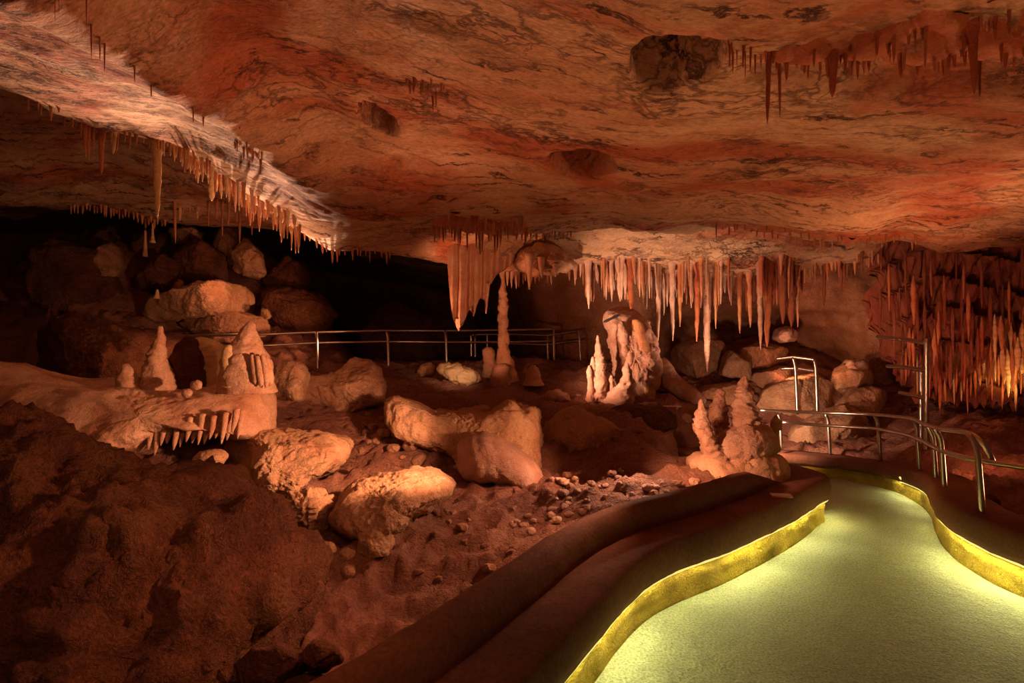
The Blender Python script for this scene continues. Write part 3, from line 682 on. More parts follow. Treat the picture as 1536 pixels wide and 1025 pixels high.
# ================================================================== CENTRE RIGHT: flowstone mass and stalagmites
fm = empty('flowstone_mass', W(950, 610, 8.6)); tag(fm, 'large leaning orange and cream flowstone mass below the stalactite row', 'flowstone')
rock('mass_body', [(908, 468), (925, 461), (950, 467), (968, 478), (976, 498), (986, 520), (992, 550), (988, 575), (975, 600), (955, 618), (935, 618), (926, 590), (924, 550), (914, 505)], M['pink'], 0.55, d=8.8, lean=0.1, amp=0.09, freq=3.0, ridge=0.5, parent=fm, n=130)
spire('flow_rib', [(482, 932, 5), (512, 934, 9), (540, 938, 8), (565, 940, 5), (580, 942, 2)], M['pink'], d=8.35, amp=0.04, freq=5, parent=fm)
spire('flow_rib', [(480, 955, 8), (520, 962, 12), (550, 966, 10), (590, 972, 8), (616, 977, 4)], M['orange'], d=8.4, amp=0.04, freq=5, parent=fm)
rock('slab_tail', [(985, 540), (1000, 534), (1012, 556), (1030, 574), (1056, 592), (1058, 606), (1035, 604), (1008, 592), (990, 580)], M['pink'], 0.25, parent=fm, d=8.9, lean=0.2, amp=0.05, freq=3)
tag(rock('cable', [(899, 484), (912, 478), (928, 470), (934, 469), (935, 471), (914, 481), (900, 487)], M['black'], 0.012, None, d=8.28, lean=0, amp=0, n=40), 'short dark cable running across the face of the flowstone mass', 'cable')
spire('stalagmite', [(503, 897, 1.6), (512, 897, 3.5), (530, 899, 5.5), (550, 901, 8), (575, 900, 10), (600, 900, 12), (626, 900, 15)], M['pink'], 'tall pointed pale pink stalagmite with beaded sides left of the flowstone mass', d=8.1, terr=0.045, tfreq=11, amp=0.03, freq=8, rings=60, seg=24)
spire('stalagmite', [(545, 941, 2.5), (553, 941, 6), (570, 940, 11), (590, 932, 17), (612, 922, 24), (628, 918, 28)], M['pink'], 'crusted pale stalagmite at the foot of the flowstone mass', d=7.95, terr=0.02, tfreq=11, amp=0.05, freq=6, rings=44, seg=28)
for i, (x, y0, y1, w) in enumerate(((884, 548, 622, 5), (889, 535, 620, 5), (911, 556, 618, 5), (917, 563, 612, 4), (885, 592, 628, 6))):
    spire('stalagmite', [(y0, x, 1.5), (y0 + 8, x, w*0.7), ((y0+y1)/2, x + 1, w), (y1, x + 1, w*1.4)], M['pink'], 'thin crusted stalagmite crowding around the tall pointed pink one', d=8.05 + 0.05*(i % 3) - (0.2 if i == 4 else 0), terr=0.015, tfreq=14, amp=0.03, freq=8, group='crusted stalagmites around the tall pointed one', seg=16, rings=26)
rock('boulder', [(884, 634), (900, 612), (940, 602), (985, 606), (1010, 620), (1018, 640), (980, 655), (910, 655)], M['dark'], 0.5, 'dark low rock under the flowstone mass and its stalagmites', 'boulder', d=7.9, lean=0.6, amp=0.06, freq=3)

# stalagmite group on the low wall corner
gp = empty('stalagmite_mound', W(1120, 735, 5.4)); tag(gp, 'bulging orange flowstone mound rising at the corner of the low wall', 'flowstone')
rock('mound_base', [(1030, 690), (1058, 676), (1085, 690), (1100, 678), (1150, 672), (1176, 684), (1186, 705), (1183, 728), (1150, 742), (1110, 745), (1075, 738), (1048, 722)], M['flow'], 0.30, d=5.35, lean=0.4, amp=0.04, freq=3, parent=gp, n=130, ridge=0.2)
rock('mound_top', [(1068, 672), (1080, 650), (1098, 640), (1125, 632), (1150, 640), (1168, 658), (1172, 675), (1150, 690), (1110, 692), (1085, 690)], M['pink'], 0.26, d=5.4, lean=0.4, amp=0.04, freq=4, parent=gp, n=100, ridge=0.3)
rock('side_shelf', [(1040, 628), (1050, 640), (1062, 658), (1085, 672), (1100, 680), (1085, 692), (1062, 676), (1046, 655), (1036, 636)], M['pink'], 0.12, d=5.3, lean=0.1, amp=0.03, freq=5, parent=gp, c=(1066, 665))
spire('stalagmite', [(563, 1118, 2), (570, 1117, 5), (582, 1117, 8), (590, 1116, 12), (605, 1116, 14), (620, 1117, 16), (640, 1120, 20), (660, 1122, 26)], M['pink'], 'tallest knobbly stalagmite on the mound at the low wall corner', d=5.4, terr=0.055, tfreq=11, amp=0.035, freq=7, rings=60, seg=32)
spire('stalagmite', [(583, 1080, 2.5), (588, 1080, 6), (598, 1080, 7.5), (606, 1079, 10), (620, 1078, 13), (650, 1078, 17)], M['pink'], 'small stacked stalagmite behind and between the two knobbly ones at the wall corner', d=5.75, terr=0.045, tfreq=12, amp=0.025, freq=8, rings=40, seg=24)
spire('stalagmite', [(599, 1052, 2), (606, 1052, 5), (618, 1051, 8), (632, 1050, 10), (648, 1056, 12), (668, 1066, 14), (690, 1076, 17)], M['pink'], 'leaning knobbly stalagmite at the left edge of the mound by the low wall corner', d=5.25, terr=0.045, tfreq=11, amp=0.03, freq=7, rings=50, seg=28)
rock('stone', [(1022, 625), (1028, 619), (1036, 622), (1038, 632), (1030, 636)], M['pink'], 0.05, 'little pale lump left of the leaning knobbly stalagmite', lean=0.1, sink=3, amp=0.015, freq=7)

rock('stone', [(1050, 745), (1060, 725), (1080, 714), (1085, 730), (1075, 748), (1060, 752)], M['pink'], 0.1, 'crumbly pale lump at the left foot of the flowstone mound', d=5.0, lean=0.3, amp=0.05, freq=8)

# pinkish crusted ground lumps
k = 0
for x0, x1, y0, y1, n in ((825, 935, 705, 770, 30), (945, 1055, 722, 770, 22), (770, 840, 745, 790, 8)):
    for i in range(n):
        x = random.uniform(x0, x1); y = random.uniform(y0, y1) + (x - (x0+x1)/2)*(-0.10); r = random.uniform(4, 9)
        rock('crust_lump', [(x + r*(0.7+0.6*random.random())*math.cos(j*0.9), y + 0.6*r*(0.7+0.6*random.random())*math.sin(j*0.9)) for j in range(7)], M['pink'], 0.05,
             'knobbly pale pink crust lump on the ground between dark boulder and low wall', 'rock', lean=0.4, amp=0.025, freq=9, group='crust lumps on the ground', sink=2, n=20)
for x, y, r, l in ((835, 780, 9, 'whitish lump of calcite on the ground above the low wall, rightmost of two'), (797, 797, 7, 'whitish lump of calcite on the ground above the low wall, leftmost of two')):
    rock('stone', [(x + r*math.cos(j*0.8), y + 0.8*r*math.sin(j*0.8)) for j in range(8)], M['white'], 0.06, l, lean=0.2, amp=0.02, freq=8, sink=2)
for x, y, l in ((614, 893, 'thin white stick lying on the dark ground, right one of two'), (596, 901, 'thin white stick lying on the dark ground, left one of two')):
    rock('stick', [(x - 5, y + 1.6), (x + 5, y - 1.6), (x + 5.3, y - 0.3), (x - 4.7, y + 2.9)], M['white'], 0.006, l, 'stick', lean=0, amp=0, sink=0, n=20)

GS = random.Random(21)
for i in range(70):
    x = GS.uniform(430, 1000); y = GS.uniform(590, 880)
    if y > 905 - (x - 700)*0.42 or y < 560: continue
    r = GS.uniform(4, 9) * (y - 380)/330
    rock('stone', [(x + r*(0.7+0.6*GS.random())*math.cos(j*0.9), y + 0.65*r*(0.7+0.6*GS.random())*math.sin(j*0.9)) for j in range(7)], M['tan' if GS.random() < 0.6 else 'floor'], 0.05,
         'small loose stone scattered on the brown ground of the middle hollow', 'rock', lean=0.3, amp=0.012, freq=8, exp=0.6, facets=6, group='loose stones on the ground', sink=2, n=24)
# ================================================================== RIGHT BACKGROUND BOULDERS
BB = [
 ([(1005, 560), (1010, 520), (1040, 505), (1085, 510), (1096, 540), (1080, 575), (1030, 585)], 'wall', 10.9, 'large shadowed boulder behind the longest stalactite'),
 ([(1078, 562), (1085, 535), (1096, 524), (1122, 540), (1140, 560), (1115, 572)], 'tan', 10.3, 'pointed tan boulder under the red stalactites at the back'),
 ([(1105, 545), (1112, 522), (1140, 512), (1180, 522), (1190, 545), (1150, 560)], 'wall', 10.8, 'rounded brown boulder behind the small raised handrail, upper left of it'),
 ([(1118, 585), (1130, 560), (1170, 550), (1205, 556), (1215, 575), (1180, 592)], 'tan', 10.0, 'wide tan boulder behind the posts of the small raised handrail'),
 ([(1128, 618), (1145, 585), (1180, 568), (1225, 560), (1258, 578), (1275, 602), (1262, 625), (1200, 632)], 'pale', 9.2, 'broad pale pink boulder under the small raised handrail'),
 ([(1238, 582), (1250, 560), (1268, 548), (1292, 545), (1310, 562), (1322, 580), (1295, 596), (1258, 596)], 'pale', 9.4, 'pale stacked boulder right of the small raised handrail'),
 ([(1262, 556), (1272, 540), (1292, 538), (1300, 550), (1285, 562)], 'white', 9.5, 'white capping lump on the pale stacked boulder'),
 ([(1250, 610), (1275, 585), (1310, 580), (1345, 592), (1352, 612), (1300, 622)], 'tan', 9.0, 'dull brown boulder below the pale stacked boulder'),
 ([(1178, 672), (1190, 640), (1225, 622), (1268, 606), (1290, 618), (1308, 640), (1326, 664), (1290, 676), (1230, 680)], 'pale', 8.3, 'bright cream boulder seen through the handrail behind the path bend'),
 ([(1030, 600), (1060, 580), (1110, 572), (1135, 590), (1128, 620), (1080, 640), (1040, 630)], 'wall', 9.6, 'dark brown boulder behind the stacked stalagmite at the wall corner'),
 ([(1158, 508), (1165, 494), (1185, 490), (1200, 500), (1192, 512), (1170, 514)], 'white', 10.85, 'small white crusted boulder high up under the dark red stalactites'),
]
for out, m_, dd, lab in BB:
    rock('boulder', out, M[m_], 0.55, lab, 'boulder', d=dd, lean=0.5, amp=0.05, freq=2.5, exp=0.7, facets=10)
rock('boulder', [(1415, 722), (1425, 702), (1450, 690), (1490, 694), (1530, 704), (1580, 720), (1600, 745), (1540, 752), (1460, 748), (1430, 740)], M['tan'], 0.45, 'rust red boulder behind the right low wall, seen under the handrail', 'boulder', d=6.2, lean=0.6, amp=0.08, freq=3)
rock('boulder', [(1500, 690), (1515, 680), (1560, 684), (1590, 700), (1570, 715), (1520, 712)], M['white'], 0.25, 'pale boulder at the right edge of the photo behind the handrail', 'boulder', d=6.6, lean=0.4, amp=0.04, freq=4)
rock('boulder', [(1490, 772), (1500, 756), (1560, 748), (1640, 756), (1660, 780), (1560, 790)], M['pale'], 0.25, 'pale rubble rock just outside the right low wall', 'boulder', d=5.1, lean=0.6, amp=0.05, freq=5)

# ================================================================== LEFT BACKGROUND BOULDERS
LB = [
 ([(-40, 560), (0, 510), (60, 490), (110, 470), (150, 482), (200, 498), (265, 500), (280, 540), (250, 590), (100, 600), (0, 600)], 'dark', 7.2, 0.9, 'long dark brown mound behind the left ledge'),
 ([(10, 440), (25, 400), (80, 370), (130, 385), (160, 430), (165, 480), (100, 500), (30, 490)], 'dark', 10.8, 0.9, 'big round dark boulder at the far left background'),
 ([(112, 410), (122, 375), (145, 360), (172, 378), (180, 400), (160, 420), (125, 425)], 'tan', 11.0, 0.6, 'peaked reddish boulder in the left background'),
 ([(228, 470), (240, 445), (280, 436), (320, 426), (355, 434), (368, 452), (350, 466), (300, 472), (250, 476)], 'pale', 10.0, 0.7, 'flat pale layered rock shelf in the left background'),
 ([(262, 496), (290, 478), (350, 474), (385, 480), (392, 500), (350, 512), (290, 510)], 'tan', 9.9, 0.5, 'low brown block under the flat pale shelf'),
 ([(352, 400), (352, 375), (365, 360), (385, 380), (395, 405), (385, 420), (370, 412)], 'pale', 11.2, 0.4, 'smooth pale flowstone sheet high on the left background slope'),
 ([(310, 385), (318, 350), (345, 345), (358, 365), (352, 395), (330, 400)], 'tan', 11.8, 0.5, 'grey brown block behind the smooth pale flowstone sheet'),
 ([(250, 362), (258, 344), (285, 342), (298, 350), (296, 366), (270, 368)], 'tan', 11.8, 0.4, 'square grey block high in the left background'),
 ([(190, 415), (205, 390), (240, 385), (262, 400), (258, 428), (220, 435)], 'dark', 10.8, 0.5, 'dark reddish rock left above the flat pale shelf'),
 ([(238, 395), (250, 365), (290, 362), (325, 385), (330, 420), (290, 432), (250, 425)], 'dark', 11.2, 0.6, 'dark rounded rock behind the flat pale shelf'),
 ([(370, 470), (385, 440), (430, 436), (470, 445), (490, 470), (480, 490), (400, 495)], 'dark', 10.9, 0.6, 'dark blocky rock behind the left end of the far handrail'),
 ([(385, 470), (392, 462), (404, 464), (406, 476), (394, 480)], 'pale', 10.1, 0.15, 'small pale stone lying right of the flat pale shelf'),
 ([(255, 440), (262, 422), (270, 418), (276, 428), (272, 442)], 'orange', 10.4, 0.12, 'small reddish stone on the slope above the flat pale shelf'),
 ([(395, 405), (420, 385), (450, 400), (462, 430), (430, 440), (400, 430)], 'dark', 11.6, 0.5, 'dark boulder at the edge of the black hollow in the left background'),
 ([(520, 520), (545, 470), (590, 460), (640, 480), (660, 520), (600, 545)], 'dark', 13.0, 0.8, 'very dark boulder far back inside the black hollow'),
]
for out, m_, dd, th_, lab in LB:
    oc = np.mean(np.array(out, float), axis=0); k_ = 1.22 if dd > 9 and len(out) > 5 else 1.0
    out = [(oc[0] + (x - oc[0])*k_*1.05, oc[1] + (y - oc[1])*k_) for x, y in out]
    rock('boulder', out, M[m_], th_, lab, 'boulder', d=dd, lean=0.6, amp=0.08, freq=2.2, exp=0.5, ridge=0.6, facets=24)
for (prof, m_, dd, lab) in (([(334, 229, 1.2), (345, 229, 1.6), (358, 229, 2.5), (364, 229, 4)], 'straw', 10.9, 'thin pale stalagmite directly under the longest cream stalactite'),
                            ([(345, 218, 1.5), (365, 218, 2.2), (385, 218, 4)], 'flow', 10.9, 'thin brown stalagmite left of the pale one under the longest cream stalactite'),
                            ([(434, 236, 1.5), (440, 236, 3), (448, 235, 5)], 'straw', 9.8, 'tiny pale stalagmite on the left end of the flat pale shelf')):
    spire('stalagmite', prof, M[m_], lab, d=dd, seg=12, rings=14, amp=0.01)

# ================================================================== HANGING DRAPERY
def sheet(name, cols, mat, parent, thick=0.05, fold=0.05, nf=5.0, n=60, m=50, amp=0.02, taper=0.35):
    c = np.array(cols, float); q = np.linspace(c[0, 0], c[-1, 0], n)
    top = pchip(c[:, 0], c[:, 1], q); bot = pchip(c[:, 0], c[:, 2], q); dd = pchip(c[:, 0], c[:, 3], q)
    t = np.linspace(0, 1, m); Vf = []; Vb = []
    for i in range(n):
        py = top[i] + (bot[i] - top[i])*t
        u = (q[i] - c[0, 0])/(c[-1, 0] - c[0, 0])
        f = fold*np.sin(u*nf*2*np.pi + 1.5*t) * (0.4 + 0.6*t)
        d = dd[i] + f; th = thick * (1 - taper*t) * (0.25 + 0.75*math.sin(math.pi*min(1, max(0, u)))**0.5)
        X = (q[i] - CX)/F*dd[i]
        Z = EYE - (py - CY)/F*dd[i]
        Vf.append(np.stack([np.full(m, X), d - th, Z], 1)); Vb.append(np.stack([np.full(m, X), d + th, Z], 1))
    V = np.concatenate([np.concatenate(Vf), np.concatenate(Vb)]); k = n*m
    V[:, 1] += amp*fbm(V*[8, 8, 2.5], 3)
    V[:, 0] += 0.3*amp*fbm(V*[8, 8, 4] + 5, 3)
    fc = grid_faces(n, m); fc += [tuple(i + k for i in f[::-1]) for f in grid_faces(n, m)]
    for i in range(n - 1):
        fc.append((i*m + m - 1, (i+1)*m + m - 1, k + (i+1)*m + m - 1, k + i*m + m - 1)); fc.append((i*m, k + i*m, k + (i+1)*m, (i+1)*m))
    for j in range(m - 1):
        fc.append((j, j + 1, k + j + 1, k + j)); a = (n-1)*m; fc.append((a + j, k + a + j, k + a + j + 1, a + j + 1))
    return mesh_obj(name, V, fc, mat, parent)
dr = empty('drapery', W(705, 350, 8.1)); tag(dr, 'large folded brown drapery hanging from the ceiling in the middle', 'drapery')
sheet('curtain', [(671, 340, 400, 7.95), (675, 338, 440, 7.9), (681, 338, 480, 7.85), (687, 338, 494, 7.85), (694, 338, 486, 7.9), (703, 338, 466, 7.95), (712, 338, 456, 8.0)], M['flow'], dr, nf=3, thick=0.08, fold=0.05)
sheet('curtain', [(694, 338, 440, 8.1), (702, 338, 458, 8.05), (710, 338, 470, 8.0), (714, 338, 462, 8.05), (720, 338, 447, 8.1), (727, 338, 450, 8.15), (733, 338, 430, 8.2)], M['flow'], dr, nf=3, thick=0.07, fold=0.05)
sheet('curtain', [(716, 340, 405, 8.25), (726, 338, 432, 8.2), (735, 338, 425, 8.25), (745, 338, 412, 8.3), (757, 338, 404, 8.4), (775, 340, 392, 8.45)], M['flow'], dr, nf=3, thick=0.08, fold=0.06)
spire('drip', [(425, 731, 4), (445, 730, 3), (470, 729, 0.8)], M['flow'], d=8.15, parent=dr, seg=10, rings=12, amp=0.004)
spire('drip', [(455, 711, 4), (465, 711, 2.4), (474, 710, 0.8)], M['flow'], d=8.0, parent=dr, seg=10, rings=12, amp=0.004)
spire('drip', [(478, 688, 6), (488, 688, 4), (496, 688, 1)], M['flow'], d=7.85, parent=dr, seg=12, rings=12, amp=0.008)
# second, smaller lump of dripstone right of the drapery
dl = empty('drip_cluster', W(795, 390, 8.4)); tag(dl, 'rounded clump of fused dripstone on the ceiling right of the drapery', 'drapery')
rock('clump', [(770, 395), (778, 380), (795, 372), (812, 364), (832, 366), (850, 380), (866, 398), (850, 408), (800, 412), (778, 408)], M['flow'], 0.3, d=8.35, lean=-0.2, amp=0.06, freq=4, parent=dl)
spire('drip', [(380, 794, 8), (400, 794, 5), (418, 794, 3.2), (434, 794, 0.8)], M['flow'], d=8.05, parent=dl, seg=12, rings=14, amp=0.005)
spire('drip', [(385, 812, 6), (400, 812, 4), (416, 813, 1)], M['flow'], d=8.05, parent=dl, seg=12, rings=14, amp=0.005)
spire('drip', [(395, 833, 6), (405, 833, 4), (415, 833, 1)], M['flow'], d=8.1, parent=dl, seg=12, rings=14, amp=0.005)
# bright folded drapery on the left lip
dp = empty('drapery', W(435, 305, 7.3)); tag(dp, 'small bright orange drapery with lobed folds on the left ceiling lip', 'drapery')
for i, (x, y0, y1, w) in enumerate(((418, 285, 325, 8), (426, 290, 334, 7), (436, 292, 340, 8), (446, 300, 346, 7), (457, 300, 338, 8), (468, 312, 345, 6), (478, 320, 350, 5), (488, 325, 354, 4))):
    spire('lobe', [(y0 - 8, x + 6, w), (y0 + 10, x + 3, w), ((y0+y1)/2 + 6, x, w*0.75), (y1, x - 4, 1.0)], M['orange'], d=7.3 + (x - 418)*0.006, parent=dp, seg=12, rings=16, amp=0.02, freq=6)

# ================================================================== RIGHT DRIPSTONE WALL
rw = empty('dripstone_wall', W(1430, 590, 8.0)); tag(rw, 'massive dark red dripstone curtain wall hanging on the far right', 'flowstone')
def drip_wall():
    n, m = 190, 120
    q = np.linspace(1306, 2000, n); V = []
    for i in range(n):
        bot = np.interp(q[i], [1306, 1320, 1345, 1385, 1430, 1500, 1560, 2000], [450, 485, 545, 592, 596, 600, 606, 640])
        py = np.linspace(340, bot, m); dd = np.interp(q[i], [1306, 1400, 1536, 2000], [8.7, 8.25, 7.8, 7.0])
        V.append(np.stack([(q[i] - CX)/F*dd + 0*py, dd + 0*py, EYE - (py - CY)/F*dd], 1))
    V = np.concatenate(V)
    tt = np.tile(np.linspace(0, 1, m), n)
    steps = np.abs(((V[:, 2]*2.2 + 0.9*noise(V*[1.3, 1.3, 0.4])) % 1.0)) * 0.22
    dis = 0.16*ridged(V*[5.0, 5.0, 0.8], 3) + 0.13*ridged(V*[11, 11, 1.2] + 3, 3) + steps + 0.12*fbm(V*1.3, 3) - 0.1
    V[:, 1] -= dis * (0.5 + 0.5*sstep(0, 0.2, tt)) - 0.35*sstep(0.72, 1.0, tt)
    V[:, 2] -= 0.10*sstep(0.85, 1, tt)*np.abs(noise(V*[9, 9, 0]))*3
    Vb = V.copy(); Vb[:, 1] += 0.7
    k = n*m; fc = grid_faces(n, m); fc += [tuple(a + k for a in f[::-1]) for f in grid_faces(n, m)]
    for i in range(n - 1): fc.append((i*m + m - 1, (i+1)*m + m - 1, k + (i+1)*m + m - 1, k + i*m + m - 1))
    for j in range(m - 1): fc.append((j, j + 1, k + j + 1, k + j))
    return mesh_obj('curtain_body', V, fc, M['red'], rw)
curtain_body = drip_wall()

# ================================================================== STALACTITES
SPECS = []   # (px, py_root, py_tip, halfwidth_px, depth, material, label, group)
def S(px, tip, hw, d, mat, label, group=None, root=None, bend=0.0):
    if root is None:
        root = CY - (float(ceil_z(px, d)[0]) - EYE)/d*F
    else: root = root
    SPECS.append([px, root, max(tip, root + 5), hw, d, mat, label, group, bend])
WALL_GROUPS = ('drips on the dripstone wall face', 'drips on the dripstone wall rim', 'golden drips at the right end of the dripstone wall')
def fill(n, x0, x1, lf, df, hw, mats, label, group, rootf=None, seed=0):
    r = random.Random(seed)
    for i in range(n):
        x = x0 + (x1 - x0)*(i + r.uniform(-0.4, 0.4) + 0.5)/n; d = df(x, r)
        rt = None if rootf is None else rootf(x, r)
        base = rt if rt is not None else CY - (float(ceil_z(x, d)[0]) - EYE)/d*F
        S(x, base + lf(x, r), r.uniform(*hw), d, r.choice(mats), label, group, rt)
E = lambda x: lip_d(x, 6)
DE = lambda x: lip_d(x, 3)
G_ = lambda x: lip_d(x, 9)

# left lip
S(235, 326, 6.5, E(235) - 0.05, 'straw', 'longest cream stalactite, thick and straight, hanging from the left ceiling lip')
S(152, 262, 4, E(152), 'orange', 'long orange stalactite, second longest left of the big cream one')
S(171, 231, 4.5, E(171), 'straw', 'stubby cream stalactite between the long orange one and the big cream one')
S(320, 301, 6, E(320) - 0.05, 'straw', 'thick tapered stalactite with a white tip halfway along the bright left lip')
S(391, 335, 2.4, E(391) + 0.2, 'rust', 'red stalactite hanging below the bright left lip, left of a red pair')
S(396, 331, 2.2, E(396) + 0.2, 'rust', 'red stalactite hanging below the bright left lip, right of a red pair')
for x, t, w in ((127, 236, 3), (133, 239, 2.5), (140, 231, 2.2), (176, 227, 2.4)): S(x, t, w, E(x), 'orange', 'medium orange stalactite in the short row left of the long orange one and around it', 'orange stalactites left of the big cream one')
fill(26, 40, 300, lambda x, r: r.uniform(7, 26), lambda x, r: E(x) + r.uniform(-0.25, 0.1), (1.2, 2.2), ['straw', 'straw', 'orange'], 'fine cream straw on the left part of the left ceiling lip', 'fine straws on the left lip', seed=1)
fill(16, 225, 300, lambda x, r: r.uniform(10, 28), lambda x, r: E(x) + r.uniform(-0.3, 0.1), (1.4, 2.4), ['straw'], 'fine cream straw on the left part of the left ceiling lip', 'fine straws on the left lip', seed=2)
fill(70, 270, 450, lambda x, r: r.uniform(12, 38), lambda x, r: E(x) + r.uniform(-0.55, 0.12), (1.6, 3.0), ['orange', 'white', 'straw', 'orange'], 'bright pale orange stalactite in the dense lit row on the left ceiling lip', 'dense lit row on the left lip', seed=3)
fill(20, 440, 590, lambda x, r: r.uniform(7, 20), lambda x, r: E(x) + r.uniform(-0.2, 0.1), (1.2, 2.2), ['straw', 'white', 'orange'], 'small pale stalactite at the dim right end of the left ceiling lip', 'small stalactites at the right end of the left lip', seed=4)
# chamber behind the lip
S(262, 365, 2.4, 10.2, 'orange', 'thin brown stalactite reaching down almost to the background rocks, left background', root=300)
fill(8, 268, 300, lambda x, r: r.uniform(10, 32), lambda x, r: 10.4, (1.6, 3.0), ['straw', 'flow'], 'dull stalactite in the background cluster right of the big cream one', 'background cluster right of the big cream one', rootf=lambda x, r: 300 + r.uniform(-3, 6), seed=5)
fill(9, 305, 400, lambda x, r: r.uniform(18, 50), lambda x, r: 9.6 + r.uniform(-0.4, 0.4), (1.2, 2.2), ['orange', 'flow'], 'thin dim stalactite hanging in the dark behind the bright left lip', 'dim straws behind the left lip', rootf=lambda x, r: 310 + r.uniform(-5, 12), seed=6)
fill(30, 105, 250, lambda x, r: r.uniform(7, 18), lambda x, r: G_(x) + r.uniform(-0.25, 0.1), (1.3, 2.2), ['straw', 'flow'], 'short dull straw in the fringe of the far ledge at the left', 'fringe of the far left ledge', seed=7)
# slab underside, left and centre
for x, t, d in ((82, 32, 2.75), (88, 20, 2.75), (130, 42, 2.9), (137, 88, 3.3), (150, 92, 3.4), (157, 108, 3.45), (202, 125, 3.7), (227, 146, 3.9), (290, 185, 4.2), (305, 190, 4.3), (360, 195, 4.6)):
    S(x, t, 1.3, d, 'rust', 'thin reddish straw scattered along the fold of the ceiling at the upper left', 'straws along the ceiling fold')
fill(14, 352, 395, lambda x, r: r.uniform(8, 24), lambda x, r: DE(x) + r.uniform(-0.1, 0.6), (1.2, 2.0), ['orange', 'rust'], 'small rusty straw above the bright lit row on the left lip', 'rusty straws above the lit row', seed=8)
fill(12, 608, 668, lambda x, r: r.uniform(8, 24), lambda x, r: 4.0 + r.uniform(-0.15, 0.2), (1.2, 2.2), ['rust'], 'small rust red straw in the faint patch on the middle of the ceiling', 'red patch on the middle of the ceiling', seed=9)
fill(46, 645, 792, lambda x, r: r.uniform(16, 42) * (1 - 0.4*abs(x - 715)/75), lambda x, r: DE(x) + r.uniform(-1.0, 0.0), (1.4, 2.4), ['rust', 'flow', 'orange', 'rust'], 'reddish brown straw in the thicket just above the large drapery', 'thicket above the large drapery', seed=10)
fill(12, 590, 668, lambda x, r: r.uniform(8, 22), lambda x, r: DE(x) + r.uniform(-0.1, 0.1), (0.9, 1.4), ['rust', 'flow'], 'hair thin straw left of the large drapery', 'thin straws left of the large drapery', seed=11)
fill(13, 780, 860, lambda x, r: r.uniform(6, 16), lambda x, r: DE(x) - 0.02, (0.9, 1.5), ['white', 'orange'], 'small pale straw on the slab edge right of the large drapery', 'pale straws right of the large drapery', seed=12)
# right row
fill(30, 760, 890, lambda x, r: r.uniform(8, 28) + max(0, (x - 850)*0.4), lambda x, r: E(x) + r.uniform(-0.2, 0.1), (1.4, 2.6), ['white', 'white', 'orange'], 'bright short stalactite at the left end of the long row over the flowstone mass', 'bright left end of the long row', seed=13)
fill(78, 880, 1090, lambda x, r: r.uniform(22, 66), lambda x, r: E(x) + r.uniform(-0.45, 0.3), (1.7, 3.4), ['white', 'orange', 'orange', 'white', 'flow'], 'pale orange stalactite in the dense middle of the long row over the flowstone mass', 'dense middle of the long row', seed=14)
fill(34, 1090, 1205, lambda x, r: r.uniform(22, 62), lambda x, r: E(x) + r.uniform(-0.4, 0.3), (1.7, 3.4), ['orange', 'rust', 'pink', 'rust'], 'reddish stalactite at the right end of the long row, near the dark red ones', 'reddish right end of the long row', seed=15)
for x, t, w, m_, l in ((882, 463, 4, 'white', 'long white stalactite at the left of the long row, left of the red rod'),
                       (928, 452, 5.5, 'white', 'blunt thick pale stalactite just left of the red rod'),
                       (945, 470, 5, 'rust', 'straight red rod of a stalactite touching the top of the flowstone mass'),
                       (988, 511, 4, 'white', 'long pale stalactite, first long one right of the flowstone mass'),
                       (1008, 511, 4.2, 'white', 'long white curved stalactite, second long one right of the flowstone mass'),
                       (1020, 490, 3.6, 'orange', 'orange stalactite between the white curved one and the red orange one'),
                       (1047, 512, 4.5, 'rust', 'red orange stalactite just left of the longest stippled one'),
                       (1060, 558, 6.5, 'pink', 'longest stippled stalactite in the middle of the long row, ending far below the rest'),
                       (1074, 493, 3, 'orange', 'orange stalactite right beside the longest stippled one'),
                       (1109, 500, 3.6, 'orange', 'long orange stalactite midway between the longest one and the dark red ones'),
                       (1124, 491, 4, 'orange', 'orange stalactite left of the two long pink red ones'),
                       (1140, 525, 4.6, 'pink', 'long beaded pink stalactite, left of the two long pink red ones'),
                       (1153, 520, 6.5, 'rust', 'thick pink red stalactite, right of the two long ones'),
                       (1173, 486, 6.5, 'red', 'dark red pointed stalactite, left one of the dark pair'),
                       (1187, 490, 8, 'red', 'dark red broad stalactite, right one of the dark pair'),
                       (1196, 491, 3.5, 'orange', 'glowing orange stalactite tip beside the dark red pair')):
    S(x, t, w, E(x) - 0.3 + 0.1*((x*7) % 3), m_, l)
fill(22, 1205, 1330, lambda x, r: r.uniform(10, 38), lambda x, r: E(x) + r.uniform(-0.2, 0.2), (1.4, 2.6), ['red', 'rust'], 'dark red straw between the dark red pair and the dripstone wall', 'dark red straws left of the dripstone wall', seed=16)
for x, t in ((1236, 461), (1262, 440)): S(x, t, 3, E(x), 'red', 'long dark red stalactite between the dark red pair and the dripstone wall', 'two long dark red stalactites')
fill(36, 1070, 1380, lambda x, r: r.uniform(6, 20), lambda x, r: DE(x) - r.uniform(0.0, 0.5), (1.1, 2.0), ['rust', 'orange', 'rust'], 'small red straw on the slab edge at the right', 'red straws on the right slab edge', seed=17)
